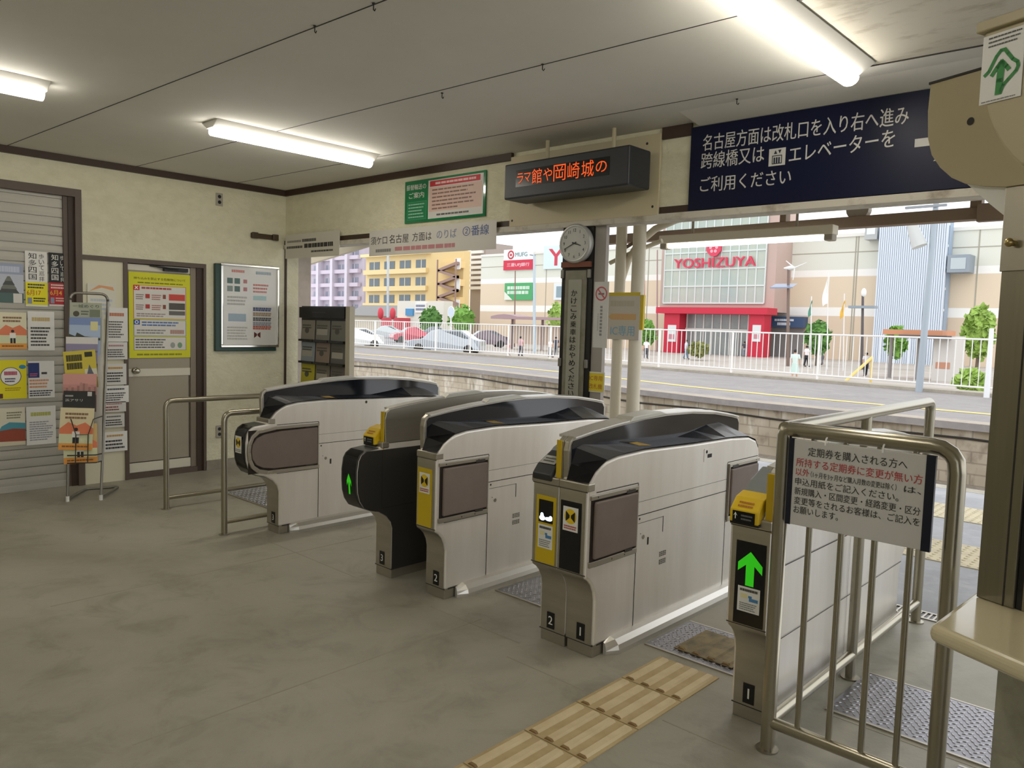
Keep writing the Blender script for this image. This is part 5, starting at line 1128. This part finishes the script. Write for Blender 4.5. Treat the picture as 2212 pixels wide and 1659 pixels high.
B0, B1, _, Z2 = span(932, 545, 1013, 690, AY+1); g = G(); g.box(B0, B1, AY-.5, AY+1.2, GZ, Z2); g.build('wall', pc('dcc28c', .8), t)
for i in range(4): z = GZ+3+(Z2-GZ-3)*i/4; g = G(); g.box(B0+(B1-B0)*.45, B1+.4, AY-1.6, AY-.4, z, z+1.2); g.build('balcony', pc('e4c68a', .7), t)
for i in range(3):
    z = GZ+4+(Z2-GZ-4)*i/3.2; g = G(); g.box(B1-1.0, B1+.42, AY-1.7, AY-1.6, z+1, z+3); g.build('white_screen', pc('eef0ee', .6), t)
a0, a1, z0, z1 = span(945, 572, 985, 660, AY-2.5); n = 6
g = G()
for i in range(n):
    za = z0+(z1-z0)*i/n; zb = z0+(z1-z0)*(i+1)/n; xa_, xb_ = (a0, a1) if i % 2 else (a1, a0)
    g.add([(xa_, AY-2.6, za), (xb_, AY-2.6, zb), (xb_, AY-2.6, zb+.5), (xa_, AY-2.6, za+.5), (xa_, AY-1.8, za), (xb_, AY-1.8, zb), (xb_, AY-1.8, zb+.5), (xa_, AY-1.8, za+.5)], [(0, 1, 2, 3), (4, 5, 6, 7), (0, 1, 5, 4), (3, 2, 6, 7), (0, 3, 7, 4), (1, 2, 6, 5)])
for x in (a0, a1): g.box(x-.1, x+.1, AY-2.7, AY-2.5, GZ, z1+1)
g.build('zigzag_stair', pc('9a7f74', .7), t)
AY2 = 105.0; X0, X1, Z0, Z1 = span(668, 520, 792, 690, AY2); t = thing('apartment_building', 'mauve-grey apartment block with stacked balconies', 'building', ((X0+X1)/2, AY2, GZ))
g = G(); g.box(X0-1, X1-1, AY2, AY2+14, GZ, Z1+2); g.build('wall', pc('b9b0bb', .8), t)
windows(t, facade(AY2), 4, 7, X0+1, X1-2, GZ+1, Z1+1.5, .55, .4, '8b8f9c', 'cfcad4', 'c3b8c4')
for i in (1, 2, 3): x = X0+(X1-X0)*i/4; g = G(); g.box(x-.5, x+.5, AY2-1.6, AY2, GZ, Z1+2); g.build('pier', pc('c9c2cc', .8), t)
AY3 = 112.0; X0, X1, Z0, Z1 = span(1016, 535, 1048, 690, AY3); t = thing('tower_block', 'narrow taupe tower block with white balcony fronts, beside the mall', 'building', ((X0+X1)/2, AY3, GZ))
g = G(); g.box(X0, X1, AY3, AY3+8, GZ, Z1+1); g.build('wall', pc('a2968e', .8), t)
for i in range(9): z = Z1-.2-i*1.05; g = G(); g.box(X0+.4, X1-.6, AY3-.7, AY3, z, z+.6); g.build('balcony', pc('e6e4e0', .7), t)
# low shops and roadside things behind the left fence
SY = 78.0; X0, X1, Z0, Z1 = span(762, 668, 905, 712, SY); t = thing('low_shop', 'low shop with a grey roof in front of the ochre apartments', 'building', ((X0+X1)/2, SY, GZ))
g = G(); g.box(X0, X1, SY, SY+10, GZ, Z0+2.2); g.build('wall', pc('cfc6b2', .8), t)
g = G(); zr = Z0+2.2; g.prism([(X0-1, zr), (X1+1, zr), (X1-2, Z1+.6), (X0+4, Z1+.6)], 'y', SY-1, SY+10); g.build('roof', pc('a9a8a6', .7), t)
X0, X1, Z0, Z1 = span(858, 650, 958, 700, SY-3)
t = thing('roadside_shop', 'pale roadside shop with blue and orange signs', 'building', ((X0+X1)/2, SY-3, GZ)); f = Fr((X0, SY-3, GZ), (1, 0, 0), (0, 0, 1)); w = X1-X0; h = Z1-GZ
g = G(); g.box(X0, X1, SY-3, SY-1.2, GZ, Z1); g.build('wall', pc('e3e0d4', .8), t)
g = G(); g.fbox(f, 0, w*.3, h*.35, h*.55, 0, 1.2); g.build('awning', pc('d98a62', .7), t)
g = G(); g.fbox(f, w*.22, w*.38, h*.62, h*.8, 0, .3); g.build('blue_sign', pc('4f93c4'), t)
g = G(); g.fbox(f, w*.42, w*.66, h*.7, h*.95, 0, .2); g.lines(Fr(f.p(0, 0, .2), f.x, f.y), w*.44, w*.64, h*.92, h*.74, 2, 1, .02, .6); g.build('sign', [pc('eceae4'), pc('7f8aa0')], t)
for i, (px, lab) in enumerate(((822, 'left one of two red roadside lanterns above the fence'), (848, 'right one of two red roadside lanterns above the fence'))):
    p = at(px, 690, 'y', 66); q = at(px, 664, 'y', 66); t = thing('lantern_post', lab, 'lantern', (p[0], 66, GZ), 'red roadside lanterns')
    g = G(); g.cyl((p[0], 66, GZ), (p[0], 66, p[2]), .12, 8); g.build('post', pc('c9c4bc'), t); g = G(); g.ball((p[0], 66, (p[2]+q[2])/2), (.42, .42, (q[2]-p[2])/2)); g.build('lantern', pc('cf3e4a', .5), t)
X0, X1, Z0, Z1 = span(822, 686, 862, 706, 67); g = G(); g.box(X0, X1, 67, 69, GZ, Z1); tag(g.build('red_kiosk', pc('d0505a')), 'low red kiosk between the red lanterns', 'kiosk')
# ---- trees and shrubs
LEAF = {k: mat('leaf_'+k, k, .8, noise=(3, k2, .35, .65)) for k, k2 in (('7fae4a', '5f8c3a'), ('6a9a48', '4a7438'), ('a3c25e', '7f9c48'), ('98925a', '7d8a4c'))}
def tree(label, px, py_top, px_w, Y, col, trunk=True, name='tree', cat='tree', seed=1, zbase=GZ, n=260, leaf=.3, pyb=None):
    c = at(px, py_top, 'y', Y); wd = abs(at(px+px_w/2, py_top, 'y', Y)[0]-at(px-px_w/2, py_top, 'y', Y)[0])/2; zt = c[2]; rn = random.Random(seed)
    zb = at(px, pyb, 'y', Y)[2] if pyb else zbase+(zt-zbase)*.28
    t = thing(name, label, cat, (c[0], Y, zbase), 'trees and shrubs of the plaza')
    if trunk: g = G(); g.tube([(c[0], Y, zbase), (c[0]+.05, Y, (zb+zt)/2)], [wd*.1+.05, wd*.05+.03], 8); g.build('trunk', pc('77685a', .9), t)
    g = G(); rz = (zt-zb)/2; cz = (zt+zb)/2
    for i in range(n):
        th = rn.random()*6.283; ph = math.acos(rn.uniform(-1, 1)); r = rn.uniform(.55, 1.0)**.5*(1+.12*math.sin(3*th+seed))
        p = Vector((c[0]+wd*r*math.sin(ph)*math.cos(th), Y+wd*r*math.sin(ph)*math.sin(th), cz+rz*r*math.cos(ph)))
        s_ = leaf*rn.uniform(.6, 1.4); a = Vector((rn.uniform(-1, 1), rn.uniform(-1, 1), rn.uniform(-1, 1))).normalized(); b_ = a.orthogonal().normalized()
        for _ in range(1): g.add([p+a*s_, p+b_*s_*.6, p-a*s_, p-b_*s_*.6], [(0, 1, 2, 3)])
    g.ball((c[0], Y, cz), (wd*.82, wd*.82, rz*.85), 0, 12, 8); g.build('foliage', LEAF[col], t); return t
tree('round green tree in front of the mall, left of the yellow flag', 1769, 695, 52, 66, '6a9a48', seed=2)
tree('tall light green tree near the right end of the fence', 2120, 662, 70, 60, 'a3c25e', seed=3, n=420)
tree('low bright green shrub by the fence, under the light green tree', 2100, 800, 70, 30, 'a3c25e', False, 'shrub', 'shrub', 4, leaf=.15, pyb=850)
tree('green shrub beside the small hut with the orange roof', 1938, 705, 44, 68, '7fae4a', False, 'shrub', 'shrub', 5)
tree('small green tree left of the red entrance pillar', 1398, 692, 30, 70, '7fae4a', seed=6)
tree('green tree between the black pillar and the bus shelter', 1212, 650, 46, 76, 'a3c25e', seed=7)
tree('green bush behind the round traffic mirror', 1000, 660, 40, 68, '7fae4a', seed=8)
tree('palm-like green tree at the pale roadside shop', 932, 664, 32, 70, '6a9a48', seed=9)
tree('orange-brown flower bush before the mall doors', 1510, 741, 36, 63, '98925a', False, 'shrub', 'shrub', 10)
# ---- plaza furniture
def lattice_pole(label, px, pyb, pyt, Y, col, r=.1, extra=None, name='street_pole', cat='pole'):
    b = at(px, pyb, 'y', Y); tz = at(px, pyt, 'y', Y)
    return pole(name, label, cat, Vector((b[0], Y, GZ)), Vector((tz[0], Y, tz[2])), r, col, extra, 'poles in the plaza')
def turbine(t):
    q = Vector(at(1706, 579, 'y', 62)); x0, x1, z0, z1 = span(1671, 612, 1719, 621, 62)
    g = G(); g.add([(x0, 61.4, z0), (x1, 61.4, z0), (x1, 62.4, z1), (x0, 62.4, z1)], [(0, 1, 2, 3)]); g.box(x0, x1, 61.35, 61.45, z0-.1, z0); g.build('solar_panel', pc('8891a6', .3), t)
    g = G(); g.tube([q+Vector((-.5, 0, 0)), q, q+Vector((.4, 0, 0))], [.05, .2, .12], 8); g.build('nacelle', pc('dfe0de'), t)
    for k in range(3):
        a = k*2.094+.4; g = G(); d = Vector((.1, math.cos(a)*.35+.0, math.sin(a))); e = Vector((math.cos(a), 0, math.sin(a)))
        g.tube([q+Vector((.4, 0, 0)), q+Vector((.45, 0, 0))+e*1.0], [.07, .03], 6); g.build('blade', pc('e8e8e6'), t)
lattice_pole('brown lamp post with a wind turbine and solar panel, before the mall', 1703, 770, 582, 62, '7d6a60', .14, turbine, 'lamp_post', 'lamp post')
def head2(t):
    q = Vector(at(1866, 632, 'y', 64)); g = G(); g.box(q.x-1.0, q.x+1.0, 63.6, 64.4, q.z-1.25, q.z-1.05); g.build('solar_panel', pc('8f9ca6', .3), t); g = G(); g.ball(q, (.2, .2, .35)); g.build('lamp', pc('eef0f0'), t)
lattice_pole('dark lamp post with a small solar panel, left of the louvred tower', 1864, 760, 632, 64, '5f5a5c', .12, head2, 'lamp_post', 'lamp post')
lattice_pole('pale blue street pole with a bracket, between the billboards', 1154, 770, 550, 58, 'b9cad4', .16, lambda t: (lambda q: G().tube([q, q+Vector((-.7, 0, .1))], .06, 6).build('bracket', pc('8a8f92'), t))(Vector(at(1156, 552, 'y', 58))))
lattice_pole('thin brown pole in front of the bank billboard', 1113, 690, 585, 70, '8b6f62', .09)
lattice_pole('pale pole rising in front of the ochre apartments', 838, 720, 548, 72, 'bfc9d0', .2)
lattice_pole('red-brown drain pole beside the glass entrance', 1392, 745, 536, 80, 'b98a84', .1)
lattice_pole('bent grey-red pipe pole against the mall wall', 1420, 740, 540, 80, 'a58a88', .1)
def flag(label, px, pyb, pyt, f0, f1, wpx, col, Y=60):
    def ex(t):
        x0, x1, z0, z1 = span(px-wpx, f0, px, f1, Y-.1); g = G(); n = 8; rings = []
        for i in range(n+1):
            k = i/n; u = x1-(x1-x0)*(.25+.75*math.sin(k*2.2)); rings.append([(x1, Y+.02*math.sin(k*9), z1+(z0-z1)*k), ((u+x1)/2, Y-.12*math.sin(k*7+1), z1+(z0-z1)*k-.1), (u, Y+.1*math.sin(k*6), z1+(z0-z1)*k-.25*k)])
        g.loft(rings, 0, False, False, True); g.build('cloth', pc(col), t)
    lattice_pole(label, px, pyb, pyt, Y, 'e6e6e4', .05, ex, 'flagpole', 'flag')
flag('flagpole with a drooping white flag', 1789, 760, 588, 596, 655, 12, 'efeeea')
flag('flagpole with a small dark green flag', 1753, 760, 640, 648, 680, 7, '4f8f78')
flag('flagpole with a drooping yellow flag', 1824, 760, 634, 648, 683, 9, 'e0ae3a')
def mirror(t):
    q = Vector(at(975, 674, 'y', 45)); f = Fr(q, (1, 0, 0), (0, 0, 1)); g = G(); g.disc(f, 0, 0, .42, .05, 20, 0, .5, 0); g.disc(f, 0, 0, .36, .06, 20, 1, .44); g.build('mirror', [pc('f0efea'), mat('mirror_face', 'b9c3cc', .1, .6)], t)
lattice_pole('white pole with an oval traffic mirror behind the fence', 974, 770, 672, 45, 'f0f0ee', .07, mirror, 'traffic_mirror', 'traffic mirror')
# bus shelter
SYb = 64; X0, X1, Z0, Z1 = span(1076, 676, 1260, 690, SYb); t = thing('bus_shelter', 'bus shelter with a curved mauve roof left of the black pillar', 'bus shelter', ((X0+X1)/2, SYb, GZ))
g = G(); g.prism([(X0+(X1-X0)*i/12, Z0+(Z1-Z0)*(.35+.35*math.sin(math.pi*min(1, i/4)))) for i in range(13)]+[(X1, Z0-.05), (X0, Z0-.05)], 'y', SYb-1.2, SYb+1.2); g.build('roof', pc('a98f92', .6), t)
for px in (1107, 1172, 1235): x = at(px, 700, 'y', SYb)[0]; g = G(); g.cyl((x, SYb, GZ), (x, SYb, Z0), .14, 8); g.build('post', pc('8c7672', .6), t)
g = G(); g.box(X0+1, X1-1, SYb+1.0, SYb+1.1, GZ+.6, Z0-.6); g.build('back_panel', pc('cdb8a4', .6), t)
# hut and hand-railed ramp on the right
HY = 54; X0, X1, Z0, Z1 = span(1918, 713, 2046, 724, HY); t = thing('small_hut', 'small hut with an orange roof edge and dark awning, under the louvred tower', 'hut', ((X0+X1)/2, HY, GZ))
g = G(); g.box(X0, X1, HY-1, HY+2, Z0, Z1); g.build('roof', pc('c98d6a', .7), t)
a0, a1, z0, z1 = span(1942, 724, 2046, 732, HY-1.5); g = G(); g.box(a0, a1, HY-1.6, HY, z0, z1); g.build('awning', pc('5a5556', .7), t)
a0, a1, _, _ = span(2020, 730, 2066, 800, HY); g = G(); g.box(a0, a1, HY-.5, HY+2, GZ, Z0); g.rect(facade(HY-.5), a0+.2, GZ+.8, a1-.2, GZ+1.2, .02, 1); g.build('wall', [pc('d0ccc6'), pc('c08a70')], t)
for px in (1925, 1985): x = at(px, 750, 'y', HY)[0]; g = G(); g.cyl((x, HY, GZ), (x, HY, Z0), .12, 8); g.build('post', pc('8f8a88'), t)
t = thing('ramp_handrail', 'yellow sloping handrail behind the fence', 'handrail', (-16, 27, GZ)); p = Vector(at(1818, 831, 'y', 26.2)); q = Vector(at(1884, 772, 'y', 28.5))
g = G(); g.tube([p, q], .05, 8); g.tube([p+Vector((.0, 0, -.0)), Vector((p.x, p.y, GZ))], .045, 8); g.tube([q, Vector((q.x, q.y, GZ))], .045, 8); g.build('tube_frame', pc('dcc06a', .5), t)
# ---- cars behind the left fence
def car(label, px, pyb, Y, L_, col, rot=0, hgt=1.45, glass='4a5258'):
    p = at(px, pyb, 'z', -.5); t = thing('car', label, 'car', (0, 0, 0), 'parked cars'); hw = .84
    k = hgt/1.45; l = L_/2
    prof = [(-l, .42), (-l+.03, .72), (-l+.35, .86), (-l+.95, .92), (-l+1.55, 1.36*k), (-l+2.0, 1.44*k), (l-1.3, 1.43*k), (l-.5, 1.0), (l-.05, .9), (l, .6), (l-.02, .36)]
    def ring(y, s_): return [(x, y*(1 if z < .95 else s_), z) for x, z in prof]+[(l-.1, y, .26), (-l+.1, y, .26)]
    g = G(); g.loft([[(v[0]*.985, v[1], .3+(v[2]-.3)*.98) for v in ring(-hw, .84)], ring(-hw*.9, .86), ring(hw*.9, .86), [(v[0]*.985, v[1], .3+(v[2]-.3)*.98) for v in ring(hw, .84)]], 0, True, True, False)
    g.build('body', mat('car_'+col, col, .25, .3, coat=.5), t, .04)
    g = G()
    for s_ in (-1, 1):
        y = s_*hw*.86; g.add([(-l+1.08, y, .97), (-l+1.62, y*.965, 1.3*k), (l-1.35, y*.965, 1.34*k), (l-.75, y, 1.0)], [(0, 1, 2, 3)])
    g.add([(-l+.98, -hw*.72, .95), (-l+.98, hw*.72, .95), (-l+1.54, hw*.64, 1.35*k), (-l+1.54, -hw*.64, 1.35*k)], [(0, 1, 2, 3)])
    for v in range(len(g.v)): x, y, z = g.v[v]; g.v[v] = (x-.015, y*1.012, z+.012)
    g.build('window', mat('car_glass_'+glass, glass, .08), t)
    for s_ in (-1, 1):
        for x in (-l+.78, l-.78): g = G(); g.cyl((x, s_*hw*.8, .31), (x, s_*(hw+.02), .31), .31, 18); g.build('wheel', RUBBER, t)
        g = G(); g.box(-l-.01, -l+.04, s_*.62-.16, s_*.62+.16, .62, .76); g.build('headlight', pc('e2e6e6', .2), t)
    t.location = (p[0], p[1], -.5); t.rotation_euler = (0, 0, rot); return t
car('pale silver car nose-left behind the fence, farther row', 832, 730, 52, 4.0, 'c3cacc', .9)
car('white and red compact car behind the left fence', 885, 740, 46, 3.6, 'c9485a', 1.15, 1.5)
car('large silver-grey car close behind the left fence', 965, 764, 37, 4.8, 'aeb5bc', .55, 1.55, '5a646c')
car('dark car right of the large silver-grey one', 1046, 750, 42, 4.0, '6a5a62', 1.0)
car('white car cut off by the brochure stand', 762, 752, 42, 4.2, 'e4e4e2', 1.2)
car('dark blue-grey car in the farther row of the parking', 935, 731, 60, 4.0, '7c848c', .9)
# ---- people
SKIN = mat('skin', 'cfa58a', .6)
def person(label, px, pyf, pyh, top, legs, hair='2c2624', rot=0, skirt=False, stride=.12, bag=None, pose='walk', hat=None, Yf=None):
    """stands where the photo shows feet (pyf) and head (pyh)"""
    d = RX*(px-IW/2)/FPX - UY*(pyf-IH/2)/FPX + FZ; k = (GZ-CAM[2])/d[2]; base = CAM+d*k
    if Yf: base = at(px, pyf, 'y', Yf); base[2] = GZ
    h = at(px, pyh, 'y', base[1])[2]-GZ; h = min(max(h, 1.1), 1.8); s_ = h/1.7
    t = thing('person', label, 'person', (0, 0, 0), 'people in the plaza')
    # one continuous body grown along a skeleton
    J = [((0, 0, .93), .13), ((0, 0, 1.15), .125), ((0, 0, 1.36), .14), ((0, -.0, 1.47), .06), ((0, .02, 1.60), .105),
         ((.17, 0, 1.40), .055), ((.23, .03, 1.14), .042), ((.22, .12 if pose == 'walk' else .2, .93 if pose == 'walk' else 1.12), .034), ((.215, .15, .85), .03),
         ((-.17, 0, 1.40), .055), ((-.23, -.03, 1.14), .042), ((-.22, -.06, .92), .034), ((-.215, -.07, .84), .03),
         ((.09, 0, .86), .09), ((.09, stride*.6, .48), .06), ((.09, stride, .08), .042), ((.09, stride+.16, .03), .035),
         ((-.09, 0, .86), .09), ((-.09, -stride*.3, .48), .06), ((-.09, -stride, .09), .042), ((-.09, -stride+.15, .03), .035)]
    Ed = [(0, 1), (1, 2), (2, 3), (3, 4), (2, 5), (5, 6), (6, 7), (7, 8), (2, 9), (9, 10), (10, 11), (11, 12), (0, 13), (13, 14), (14, 15), (15, 16), (0, 17), (17, 18), (18, 19), (19, 20)]
    me = bpy.data.meshes.new('body'); me.from_pydata([Vector(j[0])*s_ for j in J], Ed, []); o = bpy.data.objects.new('body', me); COL.objects.link(o); o.parent = t
    m = o.modifiers.new('skin', 'SKIN'); sk = me.skin_vertices[0].data
    for i, j in enumerate(J): sk[i].radius = (j[1]*s_*.95, j[1]*s_*.95)
    sk[0].use_root = True; m.use_smooth_shade = True; o.modifiers.new('sub', 'SUBSURF').levels = 1; me.materials.append(SKIN); o.modifiers['sub'].render_levels = 1
    P = [Vector(j[0])*s_ for j in J]; R = [j[1]*s_ for j in J]
    def ov(z, rx, ry, y=0): return [(rx*s_*math.cos(2*math.pi*q/12), y*s_+ry*s_*math.sin(2*math.pi*q/12), z*s_) for q in range(12)]
    g = G(); g.loft([ov(.86, .17, .14), ov(1.0, .155, .13), ov(1.2, .17, .135), ov(1.36, .2, .135), ov(1.44, .13, .1), ov(1.47, .07, .07)])
    for a in (5, 9): g.tube([P[2]+(P[a]-P[2])*.5, P[a], P[a]+(P[a+1]-P[a])*.75], [.085*s_, .075*s_, .062*s_], 8)
    g.build('shirt', pc(top, .8), t)
    g = G(); g.loft([ov(.70 if not skirt else .45, .17 if not skirt else .24, .14 if not skirt else .2), ov(.86, .18, .15), ov(.97, .155, .13)])
    if not skirt:
        for a in (13, 17): g.tube([P[a], P[a+1], P[a+2]], [.105*s_, .08*s_, .065*s_], 8)
    g.build('skirt' if skirt else 'trousers', pc(legs, .8), t)
    g = G(); c = P[4]; g.loft([[(c.x+r*s_*math.cos(2*math.pi*q/12), c.y-.015*s_+r*s_*math.sin(2*math.pi*q/12)+dy*s_, c.z+dz*s_) for q in range(12)] for r, dz, dy in ((.085, -.04, -.03), (.113, .03, -.012), (.10, .09, 0), (.05, .122, .0))]); g.build('hair', pc(hair, .7), t)
    for a in (16, 20): g = G(); q = P[a]; g.ball(q+Vector((0, -.03*s_, .012*s_)), (.05*s_, .12*s_, .05*s_), 0, 10, 6); g.build('shoe', pc('3a3634', .6), t)
    if bag: g = G(); q = P[8 if bag[1] else 12]; g.box(q.x-.05*s_, q.x+.05*s_, q.y-.14*s_, q.y+.14*s_, q.z-.32*s_, q.z-.06*s_); g.build('bag', pc(bag[0], .7), t, .02)
    t.location = tuple(base[:2])+(GZ,); t.rotation_euler = (0, 0, rot); return t
person('person in a white shirt and dark trousers, left of the red pillars', 1395, 775, 733, 'eeeeee', '55565e', rot=.3)
person('person in a pale blue shirt and jeans walking towards the mall doors', 1481, 776, 732, 'cfe0ee', '6f87a0', rot=-1.2, stride=.2)
person('person in a beige top before the mall doors, left of a pair', 1594, 768, 740, 'd9c7b4', '5e5a5c', rot=.2)
person('person in a dark jacket and grey trousers, right of the beige-topped one', 1607, 770, 738, '4e5058', '9aa0a8', rot=.4)
person('person in pale mint clothes behind the white fence post', 1716, 812, 735, 'd3e6df', 'c3dcd4', rot=.1, skirt=True, Yf=44)
person('person in a white top and black trousers, right of the mint-clad one', 1741, 792, 747, 'f0edf0', '2e3036', rot=-.4, pose='hold')
person('person in grey walking near the flagpoles', 1776, 788, 752, 'b9b9c2', '77767e', rot=1.0, stride=.2)
person('person in a black and white outfit beside the yellow handrail', 1869, 812, 762, 'dcd8da', '2a2a30', rot=.6, bag=('c9b8ac', 1))
person('person in white top and dark trousers striding below the louvred tower', 1958, 784, 754, 'e2e2e0', '2f3136', rot=1.4, stride=.25)
person('adult in a pinkish top and dark trousers left of the black pillar', 1124, 771, 727, 'd6aab0', '55505c', rot=.2)
person('child in red and white holding still near the adult in pink', 1098, 768, 740, 'd97a80', 'c9b8b8', rot=.1)
person('person in a white shirt and navy trousers right beside the black pillar', 1188, 772, 732, 'f2f2f4', '2f3346', rot=-.3)
person('person in a dark suit, half hidden by the black pillar', 1200, 770, 728, '3d4250', '3a3e4a', rot=.5)
